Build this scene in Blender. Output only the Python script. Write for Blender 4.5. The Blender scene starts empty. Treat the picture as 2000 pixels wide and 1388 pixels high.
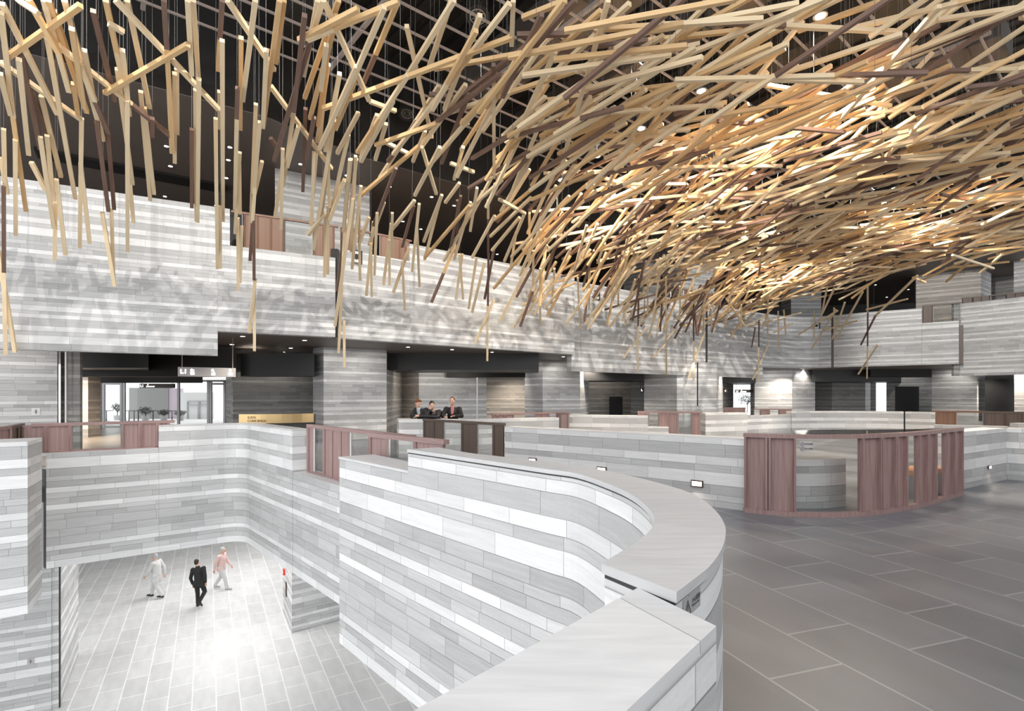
import bpy, bmesh, math, random
from mathutils import Vector, Matrix
from math import sin, cos, pi, sqrt, atan, atan2, exp, radians as R
random.seed(7)
C = bpy.context.scene.collection
S = bpy.context.scene
# ------------------------------------------------------------------ camera, sky, exposure
F, CX, V0, H = 1050.0, 1000.0, 772.0, 1.8       # focal length in px of a 2000 px frame, principal column, horizon row, eye height
cam = bpy.data.objects.new('camera', bpy.data.cameras.new('camera')); C.objects.link(cam)
cam.location = (0, 0, H); cam.rotation_euler = (pi/2, 0, 0)
cam.data.sensor_width = 36; cam.data.lens = F/2000*36; cam.data.shift_y = (V0-694)/2000
cam.data.clip_start = .05; cam.data.clip_end = 300
S.camera = cam
W = bpy.data.worlds.new('world'); S.world = W; W.use_nodes = True
W.node_tree.nodes['Background'].inputs[0].default_value = (.97, .985, 1, 1)
W.node_tree.nodes['Background'].inputs[1].default_value = 1.15
S.view_settings.view_transform = 'Standard'; S.view_settings.look = 'None'
S.view_settings.exposure = 0.74; S.view_settings.gamma = 1; S.view_settings.use_curve_mapping = False
def area(name, loc, size, power, rot=(0,0,0), col=(1,1,1), sy=None):
    d = bpy.data.lights.new(name, 'AREA'); d.energy = power; d.color = col; d.size = size
    if sy: d.shape = 'RECTANGLE'; d.size_y = sy
    o = bpy.data.objects.new(name, d); C.objects.link(o); o.location = loc; o.rotation_euler = rot; return o
def spot(name, loc, power, ang=70, col=(1,.88,.7), rad=.06, aim=None, blend=.5):
    d = bpy.data.lights.new(name, 'SPOT'); d.energy = power; d.color = col; d.spot_size = R(ang); d.spot_blend = blend; d.shadow_soft_size = rad
    o = bpy.data.objects.new(name, d); C.objects.link(o); o.location = loc
    if aim is not None: o.rotation_euler = (Vector(aim)-Vector(loc)).to_track_quat('-Z','Y').to_euler()
    return o
# ------------------------------------------------------------------ projection helpers: a pixel of the photo at a known height or on a known wall line
def G(u, v, z):
    d = F*(H-z)/(v-V0); return Vector(((u-CX)*d/F, d))
def P(u, d): return Vector(((u-CX)*d/F, d))
def on(L, u):
    (ax, ay), (bx, by) = L; k = (u-CX)/F; dx, dy = bx-ax, by-ay
    t = (k*ay-ax)/(dx-k*dy); return Vector((ax+dx*t, ay+dy*t))
def zat(v, d): return H-(v-V0)*d/F
def proj(p): return (CX+F*p[0]/p[1], V0-F*(p[2]-H)/p[1])
# ------------------------------------------------------------------ materials
def mat(name, col=(.8,.8,.8), rough=.5, metal=0, emit=0):
    m = bpy.data.materials.new(name); m.use_nodes = True; b = m.node_tree.nodes['Principled BSDF']
    b.inputs['Base Color'].default_value = (*col, 1); b.inputs['Roughness'].default_value = rough; b.inputs['Metallic'].default_value = metal
    if emit: b.inputs['Emission Color'].default_value = (*col, 1); b.inputs['Emission Strength'].default_value = emit
    return m
class NT:
    def __init__(s, m): s.t = m.node_tree; s.b = s.t.nodes['Principled BSDF']
    def n(s, ty, **k):
        o = s.t.nodes.new(ty)
        for a, v in k.items(): setattr(o, a, v)
        return o
    def l(s, a, b): s.t.links.new(a, b)
    def math(s, op, a, b=None, c=None):
        o = s.n('ShaderNodeMath', operation=op)
        for i, x in enumerate((a, b, c)):
            if x is None: continue
            if isinstance(x, (int, float)): o.inputs[i].default_value = x
            else: s.l(x, o.inputs[i])
        return o.outputs[0]
    def mix(s, f, a, b, mode='MIX'):
        o = s.n('ShaderNodeMix', data_type='RGBA', blend_type=mode)
        for i, x in ((0, f), (6, a), (7, b)):
            if isinstance(x, (int, float)): o.inputs[i].default_value = x
            elif isinstance(x, tuple): o.inputs[i].default_value = (*x, 1)
            else: s.l(x, o.inputs[i])
        return o.outputs[2]
# courses of the coursed stone: (start height above -1.6, brightness, block length)
COURSE = [(0,0.925,.85),(.135,0.722,.6),(.25,0.690,.95),(.335,0.925,.7),(.435,0.738,.75),(.60,0.682,.5),(.74,0.722,.9),(.93,0.698,.6),(1.05,0.754,.8),
 (1.135,0.925,.9),(1.24,0.706,.55),(1.36,0.746,.8),(1.475,0.925,.7),(1.585,0.698,.9),(1.70,0.738,.5),(1.80,0.682,.75),(1.95,0.925,1.0),(2.16,0.722,.7),
 (2.265,0.925,.8),(2.415,0.706,.9),(2.61,0.925,.75),(2.72,0.754,.9)]
def stone(name, tint=(1,1,1), rough=.55, joint=.36, dark=1.0):
    m = mat(name, (.6,.6,.6), rough); k = NT(m)
    uv = k.n('ShaderNodeUVMap'); uv.uv_map = 'uv'
    sep = k.n('ShaderNodeSeparateXYZ'); k.l(uv.outputs[0], sep.inputs[0]); s, z = sep.outputs[0], sep.outputs[1]
    def ramp(zz):
        f = k.math('FRACT', k.math('DIVIDE', k.math('ADD', zz, 1.6+28), 2.8))
        r = k.n('ShaderNodeValToRGB'); k.l(f, r.inputs[0]); cr = r.color_ramp; cr.interpolation = 'CONSTANT'
        rnd = random.Random(3)
        for i, (h, b, ln) in enumerate(COURSE):
            e = cr.elements[i] if i < 1 else cr.elements.new(h/2.8)
            if i == 0: e.position = 0
            e.color = (b, (i*.617+.1) % 1, ln/2, 1)
        while len(cr.elements) > len(COURSE): cr.elements.remove(cr.elements[-1])
        q = k.n('ShaderNodeSeparateColor'); k.l(r.outputs[0], q.inputs[0]); return q.outputs
    a = ramp(z); b = ramp(k.math('ADD', z, .007))
    hj = k.math('GREATER_THAN', k.math('ABSOLUTE', k.math('SUBTRACT', a[1], b[1])), .004)
    x = k.math('ADD', k.math('DIVIDE', s, a[2]), k.math('MULTIPLY', a[1], 13.7))
    x = k.math('MULTIPLY', x, .6)
    idx = k.math('FLOOR', x); fr = k.math('FRACT', x)
    vj = k.math('LESS_THAN', fr, k.math('DIVIDE', .0035, a[2]))
    wn = k.n('ShaderNodeTexWhiteNoise', noise_dimensions='2D'); cv = k.n('ShaderNodeCombineXYZ'); k.l(idx, cv.inputs[0]); k.l(a[1], cv.inputs[1]); k.l(cv.outputs[0], wn.inputs[0])
    # streaky veins along the course
    cv2 = k.n('ShaderNodeCombineXYZ'); k.l(k.math('MULTIPLY', s, .9), cv2.inputs[0]); k.l(k.math('MULTIPLY', z, 13), cv2.inputs[1]); k.l(k.math('ADD', k.math('MULTIPLY', idx, 3.3), k.math('MULTIPLY', a[1], 50)), cv2.inputs[2])
    nz = k.n('ShaderNodeTexNoise'); k.l(cv2.outputs[0], nz.inputs[0]); nz.inputs['Scale'].default_value = 1.6; nz.inputs['Detail'].default_value = 6; nz.inputs['Roughness'].default_value = .65; nz.inputs['Distortion'].default_value = .8
    nz2 = k.n('ShaderNodeTexNoise'); k.l(uv.outputs[0], nz2.inputs[0]); nz2.inputs['Scale'].default_value = 45; nz2.inputs['Detail'].default_value = 3
    v = k.math('ADD', a[0], k.math('MULTIPLY', k.math('SUBTRACT', wn.outputs[0], .5), .13))
    v = k.math('ADD', v, k.math('MULTIPLY', k.math('SUBTRACT', nz.outputs[0], .5), .26))
    v = k.math('ADD', v, k.math('MULTIPLY', k.math('SUBTRACT', nz2.outputs[0], .5), .08))
    j = k.math('MAXIMUM', hj, vj)
    v = k.math('MULTIPLY', v, k.math('SUBTRACT', 1, k.math('MULTIPLY', j, joint)))
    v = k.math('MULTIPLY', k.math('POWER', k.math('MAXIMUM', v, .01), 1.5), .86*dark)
    o = k.n('ShaderNodeCombineColor')
    for i in range(3): k.l(k.math('MULTIPLY', v, tint[i]), o.inputs[i])
    k.l(o.outputs[0], k.b.inputs['Base Color']); return m
def streak(name, c0, c1, sx, sy, rough=.5, coord='uv', detail=5, bump=0):
    m = mat(name, c0, rough); k = NT(m)
    if coord == 'uv': t = k.n('ShaderNodeUVMap'); t.uv_map = 'uv'; out = t.outputs[0]
    else: t = k.n('ShaderNodeTexCoord'); out = t.outputs['Object']
    mp = k.n('ShaderNodeMapping'); mp.inputs['Scale'].default_value = (sx, sy, sx); k.l(out, mp.inputs[0])
    nz = k.n('ShaderNodeTexNoise'); k.l(mp.outputs[0], nz.inputs[0]); nz.inputs['Scale'].default_value = 1; nz.inputs['Detail'].default_value = detail; nz.inputs['Distortion'].default_value = .6
    r = k.n('ShaderNodeValToRGB'); k.l(nz.outputs[0], r.inputs[0]); r.color_ramp.elements[0].position = .3; r.color_ramp.elements[1].position = .7
    r.color_ramp.elements[0].color = (*c0, 1); r.color_ramp.elements[1].color = (*c1, 1)
    g = k.n('ShaderNodeNewGeometry')
    hv = k.n('ShaderNodeHueSaturation'); k.l(r.outputs[0], hv.inputs['Color']); k.l(k.math('ADD', .86, k.math('MULTIPLY', g.outputs['Random Per Island'], .28)), hv.inputs['Value'])
    k.l(hv.outputs[0], k.b.inputs['Base Color']); return m
def tiles(name, ang, bw, rh, c1, c2, mort, rough, msize=.008, off=.37):
    m = mat(name, c1, rough); k = NT(m)
    t = k.n('ShaderNodeTexCoord'); mp = k.n('ShaderNodeMapping'); mp.inputs['Rotation'].default_value = (0, 0, -ang); k.l(t.outputs['Object'], mp.inputs[0])
    b = k.n('ShaderNodeTexBrick'); k.l(mp.outputs[0], b.inputs[0]); b.offset = off; b.offset_frequency = 2; b.squash = 1.0
    b.inputs['Scale'].default_value = 1; b.inputs['Brick Width'].default_value = bw; b.inputs['Row Height'].default_value = rh; b.inputs['Mortar Size'].default_value = msize; b.inputs['Mortar Smooth'].default_value = .1
    b.inputs['Color1'].default_value = (*c1,1); b.inputs['Color2'].default_value = (*c2,1); b.inputs['Mortar'].default_value = (*mort,1)
    mp2 = k.n('ShaderNodeMapping'); mp2.inputs['Scale'].default_value = (1.2, 4, 1); k.l(mp.outputs[0], mp2.inputs[0])
    nz = k.n('ShaderNodeTexNoise'); k.l(mp2.outputs[0], nz.inputs[0]); nz.inputs['Scale'].default_value = 1.3; nz.inputs['Detail'].default_value = 6
    nf = k.n('ShaderNodeTexNoise'); k.l(t.outputs['Object'], nf.inputs[0]); nf.inputs['Scale'].default_value = 90; nf.inputs['Detail'].default_value = 2
    f = k.math('ADD', .72, k.math('ADD', k.math('MULTIPLY', nz.outputs[0], .36), k.math('MULTIPLY', nf.outputs[0], .2)))
    hv = k.n('ShaderNodeHueSaturation'); k.l(b.outputs[0], hv.inputs['Color']); k.l(f, hv.inputs['Value'])
    k.l(hv.outputs[0], k.b.inputs['Base Color'])
    k.l(k.math('ADD', rough-.08, k.math('MULTIPLY', nz.outputs[0], .16)), k.b.inputs['Roughness']); return m
def glass(name, tint=(.97,.98,.975), refl=1.0):
    m = bpy.data.materials.new(name); m.use_nodes = True; t = m.node_tree; t.nodes.clear()
    o = t.nodes.new('ShaderNodeOutputMaterial'); mx = t.nodes.new('ShaderNodeMixShader'); a = t.nodes.new('ShaderNodeBsdfTransparent'); g = t.nodes.new('ShaderNodeBsdfGlossy'); fr = t.nodes.new('ShaderNodeFresnel')
    a.inputs[0].default_value = (*tint, 1); g.inputs[1 if 'Roughness' not in g.inputs else 'Roughness'].default_value = .01; g.inputs[0].default_value = (refl,refl,refl,1); fr.inputs[0].default_value = 1.5
    ge = t.nodes.new('ShaderNodeNewGeometry'); fm = t.nodes.new('ShaderNodeMath'); fm.operation = 'MULTIPLY'; iv = t.nodes.new('ShaderNodeMath'); iv.operation = 'SUBTRACT'; iv.inputs[0].default_value = 1; t.links.new(ge.outputs['Backfacing'], iv.inputs[1]); t.links.new(fr.outputs[0], fm.inputs[0]); t.links.new(iv.outputs[0], fm.inputs[1]); t.links.new(fm.outputs[0], mx.inputs[0]); t.links.new(a.outputs[0], mx.inputs[1]); t.links.new(g.outputs[0], mx.inputs[2]); t.links.new(mx.outputs[0], o.inputs[0]); return m
M = {}
M['stone'] = stone('coursed_grey_stone')
M['stone_warm'] = stone('coursed_warm_stone', (1.0,.93,.85))
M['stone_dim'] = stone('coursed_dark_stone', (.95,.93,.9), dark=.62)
M['cope'] = streak('coping_stone', (.60,.60,.605), (.70,.70,.705), 3, 22, .5)
M['soffit'] = streak('brown_soffit', (.15,.122,.105), (.17,.14,.122), .5, .5, .5)
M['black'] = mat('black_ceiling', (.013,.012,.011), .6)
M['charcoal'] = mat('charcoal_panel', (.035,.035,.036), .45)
M['deck'] = mat('dark_roof_deck', (.02,.017,.014), .7)
M['duct'] = mat('duct_sheet', (.085,.072,.062), .55)
M['duct_dark'] = mat('duct_dark', (.03,.026,.022), .6)
M['tube'] = mat('painted_steel_tube', (.44,.37,.33), .4)
M['steel'] = mat('brushed_steel', (.45,.44,.43), .35, .8)
M['cable'] = mat('steel_cable', (.16,.155,.15), .6, .2)
M['plum'] = streak('plum_oak', (.255,.16,.15), (.37,.25,.235), 34, 1.6, .45)
M['walnut'] = streak('walnut_veneer', (.085,.058,.045), (.14,.098,.078), 34, 1.6, .45)
M['redwood'] = streak('red_brown_veneer', (.19,.095,.058), (.27,.145,.09), 30, 1.2, .42)
M['pale'] = streak('pale_maple', (.80,.62,.39), (.86,.70,.47), 26, 1.8, .48)
M['mid'] = streak('honey_oak', (.70,.45,.21), (.77,.54,.29), 26, 1.8, .46)
M['dark'] = streak('smoked_walnut', (.17,.10,.072), (.23,.14,.105), 26, 1.8, .46)
M['floor'] = tiles('grey_slate_tiles', R(108.5), 1.25, .62, (.155,.160,.178), (.195,.20,.218), (.32,.325,.335), .36, .009)
M['floor_low'] = tiles('pale_stone_tiles', R(119.5), 1.1, .55, (.60,.60,.60), (.70,.70,.70), (.9,.9,.9), .42, .015, .43)
M['floor_warm'] = tiles('tan_stone_tiles', R(108.5), 1.25, .62, (.42,.345,.28), (.47,.39,.32), (.58,.5,.42), .35, .01)
M['ground'] = mat('outdoor_paving', (.8,.8,.8), .7)
M['glass'] = glass('clear_pane')
M['glass_smoked'] = glass('smoked_pane', (.82,.80,.79))
M['gold'] = mat('brushed_gold', (.80,.58,.30), .30, 1)
M['lens'] = mat('lamp_lens', (1,.93,.82), .4, 0, 14)
M['lens_small'] = mat('downlight_lens', (1,.95,.88), .4, 0, 6)
M['lens_wall'] = mat('step_light_lens', (1,.93,.84), .4, 0, 6)
M['bronze'] = mat('bronze_trim', (.10,.065,.05), .4, .6)
M['sign_dark'] = mat('sign_box_dark', (.06,.04,.032), .3)
M['sign_grey'] = mat('sign_box_grey', (.50,.47,.46), .25)
M['sign_text'] = mat('lit_lettering', (1,.97,.92), .5, 0, 5)
M['white'] = mat('white_paint', (.82,.82,.82), .5)
M['alu'] = mat('aluminium_frame', (.42,.42,.43), .35, .5)
M['ink'] = mat('dark_print', (.12,.12,.12), .6)
M['gilt_ink'] = mat('brown_print', (.22,.14,.08), .6)
M['sign_plate'] = mat('etched_grey_plate', (.42,.42,.42), .45)
M['door'] = mat('black_door', (.012,.012,.013), .5)
M['red'] = mat('alarm_red', (.7,.03,.02), .4)
M['skin'] = mat('skin', (.62,.38,.28), .55)
M['suit'] = mat('black_suit_cloth', (.012,.012,.013), .75)
M['suit2'] = mat('charcoal_jacket_cloth', (.022,.022,.024), .8)
M['puffer'] = mat('black_padded_nylon', (.014,.013,.014), .35)
M['shirt'] = mat('white_shirt_cloth', (.75,.75,.75), .7)
M['shirt_blue'] = mat('pale_blue_shirt_cloth', (.42,.46,.50), .7)
M['shirt_pink'] = mat('rose_scarf_cloth', (.52,.20,.22), .8)
M['hair_brown'] = mat('auburn_hair', (.16,.055,.02), .6)
M['hair_black'] = mat('black_hair', (.012,.010,.009), .5)
M['hair_short'] = mat('cropped_brown_hair', (.13,.075,.045), .7)
M['cloth_pale'] = mat('pale_grey_cloth', (.58,.58,.58), .8)
M['cloth_grey'] = mat('mid_grey_cloth', (.44,.44,.45), .8)
M['cloth_rose'] = mat('pale_rose_cloth', (.70,.50,.47), .8)
M['leather'] = mat('black_leather', (.01,.01,.01), .35)
M['leaf'] = mat('dusty_leaf', (.085,.09,.075), .6)
M['bark'] = mat('bark', (.09,.075,.06), .8)
M['planter'] = mat('pale_planter', (.55,.55,.54), .6)
M['lilac'] = mat('lilac_panel', (.52,.43,.50), .5)
M['greywall'] = mat('grey_render', (.33,.33,.33), .7)
M['orange'] = mat('orange_bench_top', (.72,.36,.16), .5)
M['topplate'] = streak('dark_glossy_ledge', (.20,.17,.165), (.26,.225,.215), 3, 3, .12)
# ------------------------------------------------------------------ mesh builder
class MB:
    def __init__(s): s.v = []; s.f = []; s.m = []; s.uv = []; s.mats = []
    def mi(s, m):
        m = M[m] if isinstance(m, str) else m
        if m not in s.mats: s.mats.append(m)
        return s.mats.index(m)
    def poly(s, pts, m, uv=None):
        i = len(s.v); s.v += [Vector(p) for p in pts]; s.f.append(list(range(i, i+len(pts)))); s.m.append(s.mi(m))
        s.uv.append(uv if uv else [(p[0], p[1]) for p in pts])
    def prism(s, poly, z0, z1, m, mtop=None, s0=0, bottom=True, mbot=None):
        poly = [Vector((p[0], p[1])) for p in poly]
        a = sum(p.x*q.y-q.x*p.y for p, q in zip(poly, poly[1:]+poly[:1])); n = len(poly); d = s0
        idx = list(range(n))
        base = len(s.v)
        s.v += [Vector((p.x, p.y, z0)) for p in poly]+[Vector((p.x, p.y, z1)) for p in poly]
        for i in idx:
            j = (i+1) % n; L = (poly[j]-poly[i]).length
            f = [base+i, base+j, base+n+j, base+n+i]; uv = [(d, z0), (d+L, z0), (d+L, z1), (d, z1)]
            if a < 0: f.reverse(); uv.reverse()
            s.f.append(f); s.uv.append(uv); s.m.append(s.mi(m)); d += L
        top = [base+n+i for i in idx]; bot = [base+i for i in idx]
        if a < 0: top.reverse()
        else: bot.reverse()
        for f, mm in ((top, mtop or m), (bot, mbot or mtop or m)):
            if f is bot and not bottom: continue
            s.f.append(f); s.m.append(s.mi(mm)); s.uv.append([(s.v[q].x, s.v[q].y) for q in f])
    def strip(s, path, th, z0, z1, m, mtop=None, s0=0):
        path = [Vector((p[0], p[1])) for p in path]
        s.prism(path+list(reversed(offset(path, th))), z0, z1, m, mtop, s0)
    def beam(s, p, q, w, h, m, split=None, m2=None, up=Vector((0,0,1))):
        p, q = Vector(p), Vector(q); d = (q-p).normalized()
        x = d.cross(up)
        if x.length < 1e-3: x = d.cross(Vector((0,1,0)))
        x.normalize(); y = x.cross(d).normalized()
        cuts = [0, 1] if split is None else [0, split, 1]; base = len(s.v); L = (q-p).length
        for c in cuts:
            o = p.lerp(q, c)
            for sx, sy in ((-1,-1),(1,-1),(1,1),(-1,1)): s.v.append(o+x*(sx*w/2)+y*(sy*h/2))
        k = s.mi(m); k2 = s.mi(m2) if m2 else k
        for c in range(len(cuts)-1):
            b = base+c*4
            for i in range(4):
                j = (i+1) % 4
                s.f.append([b+i, b+j, b+4+j, b+4+i]); s.m.append(k if c == 0 else k2)
                s.uv.append([(i*w, cuts[c]*L), (i*w+w, cuts[c]*L), (i*w+w, cuts[c+1]*L), (i*w, cuts[c+1]*L)])
        s.f.append([base+3, base+2, base+1, base]); s.m.append(k); s.uv.append([(0,0),(w,0),(w,h),(0,h)])
        e = base+4*(len(cuts)-1); s.f.append([e, e+1, e+2, e+3]); s.m.append(k2); s.uv.append([(0,0),(w,0),(w,h),(0,h)])
    def box(s, c, d, m, rz=0):
        c = Vector(c); ax = Vector((cos(rz), sin(rz), 0)); s.beam(c-ax*(d[0]/2), c+ax*(d[0]/2), d[1], d[2], m)
    def tube(s, p, q, r0, r1, m, n=12, caps=True):
        p, q = Vector(p), Vector(q); d = (q-p).normalized(); x = d.orthogonal().normalized(); y = d.cross(x); b = len(s.v)
        for o, r in ((p, r0), (q, r1)):
            for i in range(n): s.v.append(o+(x*cos(2*pi*i/n)+y*sin(2*pi*i/n))*r)
        k = s.mi(m)
        for i in range(n):
            j = (i+1) % n; s.f.append([b+i, b+j, b+n+j, b+n+i]); s.m.append(k); s.uv.append([(i*.05,0),(i*.05+.05,0),(i*.05+.05,1),(i*.05,1)])
        if caps:
            s.f.append([b+i for i in reversed(range(n))]); s.f.append([b+n+i for i in range(n)])
            for _ in range(2): s.m.append(k); s.uv.append([(0,0)]*n)
    def ball(s, c, r, m, n=10, k=6, sc=(1,1,1), rot=None):
        c = Vector(c); b = len(s.v); mm = s.mi(m)
        for i in range(k+1):
            t = pi*i/k
            for j in range(n):
                p = Vector((sin(t)*cos(2*pi*j/n)*sc[0], sin(t)*sin(2*pi*j/n)*sc[1], cos(t)*sc[2]))*r
                if rot: p = rot @ p
                s.v.append(c+p)
        for i in range(k):
            for j in range(n):
                q = (j+1) % n; s.f.append([b+i*n+j, b+(i+1)*n+j, b+(i+1)*n+q, b+i*n+q]); s.m.append(mm); s.uv.append([(0,0)]*4)
    def build(s, name, parent=None, loc=None, smooth=False):
        if loc is None:
            if parent is not None: loc = Vector((0,0,0))
            else:
                xs = [v.x for v in s.v]; ys = [v.y for v in s.v]; loc = Vector(((min(xs)+max(xs))/2, (min(ys)+max(ys))/2, min(v.z for v in s.v)))
        loc = Vector(loc)
        off = loc if parent is None else wloc(parent)
        me = bpy.data.meshes.new(name); me.from_pydata([v-off for v in s.v], [], s.f)
        for m in s.mats: me.materials.append(m)
        me.polygons.foreach_set('material_index', s.m)
        ul = me.uv_layers.new(name='uv'); ul.data.foreach_set('uv', [c for f in s.uv for p in f for c in p])
        if smooth: me.polygons.foreach_set('use_smooth', [True]*len(s.f))
        me.update()
        o = bpy.data.objects.new(name, me); C.objects.link(o)
        if parent is None: o.location = loc
        else: o.parent = parent
        return o
def wloc(o):
    v = Vector((0,0,0))
    while o: v += o.location; o = o.parent
    return v
def offset(path, th):
    out = []
    for i, p in enumerate(path):
        a = path[max(i-1, 0)]; b = path[min(i+1, len(path)-1)]
        d1 = (p-a).normalized() if i > 0 else (b-p).normalized(); d2 = (b-p).normalized() if i < len(path)-1 else d1
        n1 = Vector((-d1.y, d1.x)); n2 = Vector((-d2.y, d2.x)); n = (n1+n2).normalized()
        out.append(p+n*(th/max(.4, n.dot(n1))))
    return out
def tag(o, label=None, cat=None, group=None, kind=None):
    for a, b in (('label', label), ('category', cat), ('group', group), ('kind', kind)):
        if b: o[a] = b
    return o
def thing(name, label, cat, loc, group=None):
    o = bpy.data.objects.new(name, None); C.objects.link(o); o.location = loc; o.empty_display_size = .1
    return tag(o, label, cat, group)
def struct(mb, name): return tag(mb.build(name), kind='structure')
def smooth_path(pts, n=3):
    pts = [Vector((p[0], p[1])) for p in pts]; out = []
    for i in range(len(pts)-1):
        p0 = pts[max(i-1,0)]; p1 = pts[i]; p2 = pts[i+1]; p3 = pts[min(i+2, len(pts)-1)]
        for k in range(n):
            t = k/n; out.append(.5*((2*p1)+(p2-p0)*t+(2*p0-5*p1+4*p2-p3)*t*t+(3*p1-p0-3*p2+p3)*t**3))
    return out+[pts[-1]]
def text(body, name, parent, origin, xdir, size, m, depth=.004, align='LEFT', updir=Vector((0,0,1))):
    cu = bpy.data.curves.new(name, 'FONT'); cu.body = body; cu.size = size; cu.extrude = depth; cu.align_x = align; cu.resolution_u = 3
    t = bpy.data.objects.new(name, cu); C.objects.link(t); bpy.context.view_layer.update()
    me = bpy.data.meshes.new_from_object(t.evaluated_get(bpy.context.evaluated_depsgraph_get())); bpy.data.objects.remove(t)
    x = Vector(xdir).normalized(); y = Vector(updir); n = x.cross(y)
    mt = Matrix((x, y, n)).transposed().to_4x4(); mt.translation = Vector(origin)-wloc(parent)
    me.transform(mt); me.materials.clear(); me.materials.append(M[m])
    o = bpy.data.objects.new(name, me); C.objects.link(o); o.parent = parent; return o
# ------------------------------------------------------------------ plan lines of the building
BW  = (G(90,1110.5,-1.6), G(438,1059,-1.6))             # back wall of the void
BW2 = (G(490,1064,-1.6), G(663,1180,-1.6))              # wall running from its corner toward us
NW  = (G(663,1255,-1.6), G(817,1382,-1.6))              # long wall of the near parapet, void side
WL  = (G(987,833.5,1.12), G(1451,997,0))                # long parapet beyond the walkway
UF  = (G(0,681,2.98), G(425,694,2.98))                  # upper fascia lines
UF2 = (G(663,660,3.7), G(1122,692,3.7))
UF3 = (G(1135,725,2.95), G(1490,738,2.95))
UF4 = [P(1478,35.6), P(1500,36.3), P(1540,37.3), P(1584,37.6), P(1623,37), P(1688,35.6), P(1766,34.4), P(1873,32.7)]
UF5 = (G(1875,734,3.0), G(2000,731,3.0))
CP  = (G(632,678,3.7), G(755,685,3.7))                  # line of the L1 pillars
e1 = Vector((UF2[1]-UF2[0])).normalized(); e2 = Vector((-e1.y, e1.x))
# ------------------------------------------------------------------ floors and ceilings
innr = [(1129,924),(1195,946),(1237,965),(1267,988),(1282,1009),(1280,1028),(1263,1048),(1233,1069),(1181,1101)]
outr = [(855,873.4),(914,884),(987,892.5),(1152,914),(1237,931),(1322,954),(1365,973),(1395,999),(1410,1024),(1411,1045),(1403,1071),(1382,1101),(1352,1126),(1314,1154)]
nA = on(NW, 797); zU = 1.2; zL = 1.165
inner = smooth_path([on(NW,797)]+[on(NW,797).lerp(G(1129,924,zU), k) for k in (.5,.85)]+[G(u,v,zU) for u, v in innr], 4)
outer = smooth_path([G(u,v,zU) for u, v in outr], 4)
seg_in = [G(1246,1147,zL), G(817,1382,zL)]; seg_out = [G(1399,1222,zL), G(1225,1386,zL)]
d_in = (seg_in[1]-seg_in[0]).normalized(); d_out = (seg_out[1]-seg_out[0]).normalized()
seg_in.append(seg_in[0]+d_in*2.9); seg_out.append(seg_out[0]+d_out*2.55)
bwc = [on(BW,90), on(BW,250), on(BW,400), on(BW,438)]
corner = smooth_path([on(BW,438), G(462,1057,-1.6), G(480,1058.5,-1.6), G(487,1062,-1.6)], 4)
mid = [(a+b)/2 for a, b in zip(inner[1:], [min(outer, key=lambda q: (q-i).length) for i in inner[1:]])]
void_edge = [on(BW,-60)+Vector((0,.6)), on(BW,90)+Vector((-.1,.2))]+[p+Vector((-.05,.2)) for p in bwc[1:3]]+[corner[len(corner)//2]+Vector((.0,.25)), corner[-1]+Vector((.22,.2)), on(BW2,663)+Vector((.15,.1)), on(NW,663)+Vector((.2,.15)), on(NW,797)+Vector((.15,.12))]+mid+[seg_in[0]+Vector((.1,.0)), (seg_in[2]+seg_out[2])/2]
fl = MB(); fl.prism(void_edge+[Vector((-1.3,-4)), Vector((22,-4)), Vector((40,20)), Vector((45,50)), Vector((-16,50)), Vector((-16,31)), Vector((-30,31)), Vector((-30,8)), Vector((-13,8))], -.3, 0, 'floor'); struct(fl, 'floor')
fw = MB()
fw.prism([P(60,13.5), P(470,19), P(470,30.6), P(60,30.6)], .0, .006, 'floor_warm'); struct(fw, 'floor_entrance')
fo = MB(); fo.prism([(-60,30.8),(-5,30.8),(5,75),(-60,75)], -.3, -.02, 'ground'); struct(fo, 'ground_outdoor')
fb = MB(); fb.prism([(-45,-6),(25,-6),(25,60),(-45,60)], -6.5, -6.2, 'floor_low'); struct(fb, 'floor_lower')
sf = MB()   # underside of the L1 deck over the lower hall
sf.prism([p+Vector((-.05,.25)) for p in bwc]+[corner[len(corner)//2]+Vector((.0,.25)), corner[-1]+Vector((.25,.2)), on(BW2,663)+Vector((.2,.1)), on(BW2,760)+Vector((.2,.1)), Vector((3,5)), Vector((20,5)), Vector((20,60)), Vector((-45,60)), Vector((-45,9.6)), P(-60,9.6)], -1.6, -.32, 'white'); struct(sf, 'ceiling_lower')
# upper deck (its underside is the brown soffit of L1) and the L2 soffit
deck = [on(UF,-120), on(UF,655), on(UF2,663), on(UF2,1120), on(UF3,1137), on(UF3,1478)]+UF4[1:]+[on(UF5,1876), on(UF5,2000), on(UF5,2300)]
back = [P(2500,48), P(1500,54), P(700,46), P(470,33), P(-200,33)]
dk = MB(); dk.prism([p+Vector((-.1,.28)) for p in deck[:-4]]+[p+Vector((.3,.1)) for p in deck[-4:]]+back, 3.72, 6.1, 'soffit'); struct(dk, 'ceiling_gallery')
so = MB(); so.prism([G(-160,45,10.4), G(66,108,10.4), G(518,228,10.4), G(700,305,10.4)]+[p+Vector((.1,.9)) for p in deck[3:-4]]+[p+Vector((.9,.3)) for p in deck[-4:]]+back, 10.4, 10.9, 'soffit', mbot='soffit'); struct(so, 'ceiling_upper')
fe = MB(); fe.strip([G(-160,45,10.4), G(66,108,10.4), G(518,228,10.4), G(700,305,10.4), deck[3]+Vector((.1,.8))]+[p+Vector((.1,.8)) for p in deck[5:-4]]+[p+Vector((.8,.2)) for p in deck[-4:]], .25, 10.42, 14.2, 'black'); struct(fe, 'trim_1')
rd = MB()
o0 = Vector((0,0))
def st(s, t): return e1*s+e2*t
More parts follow.
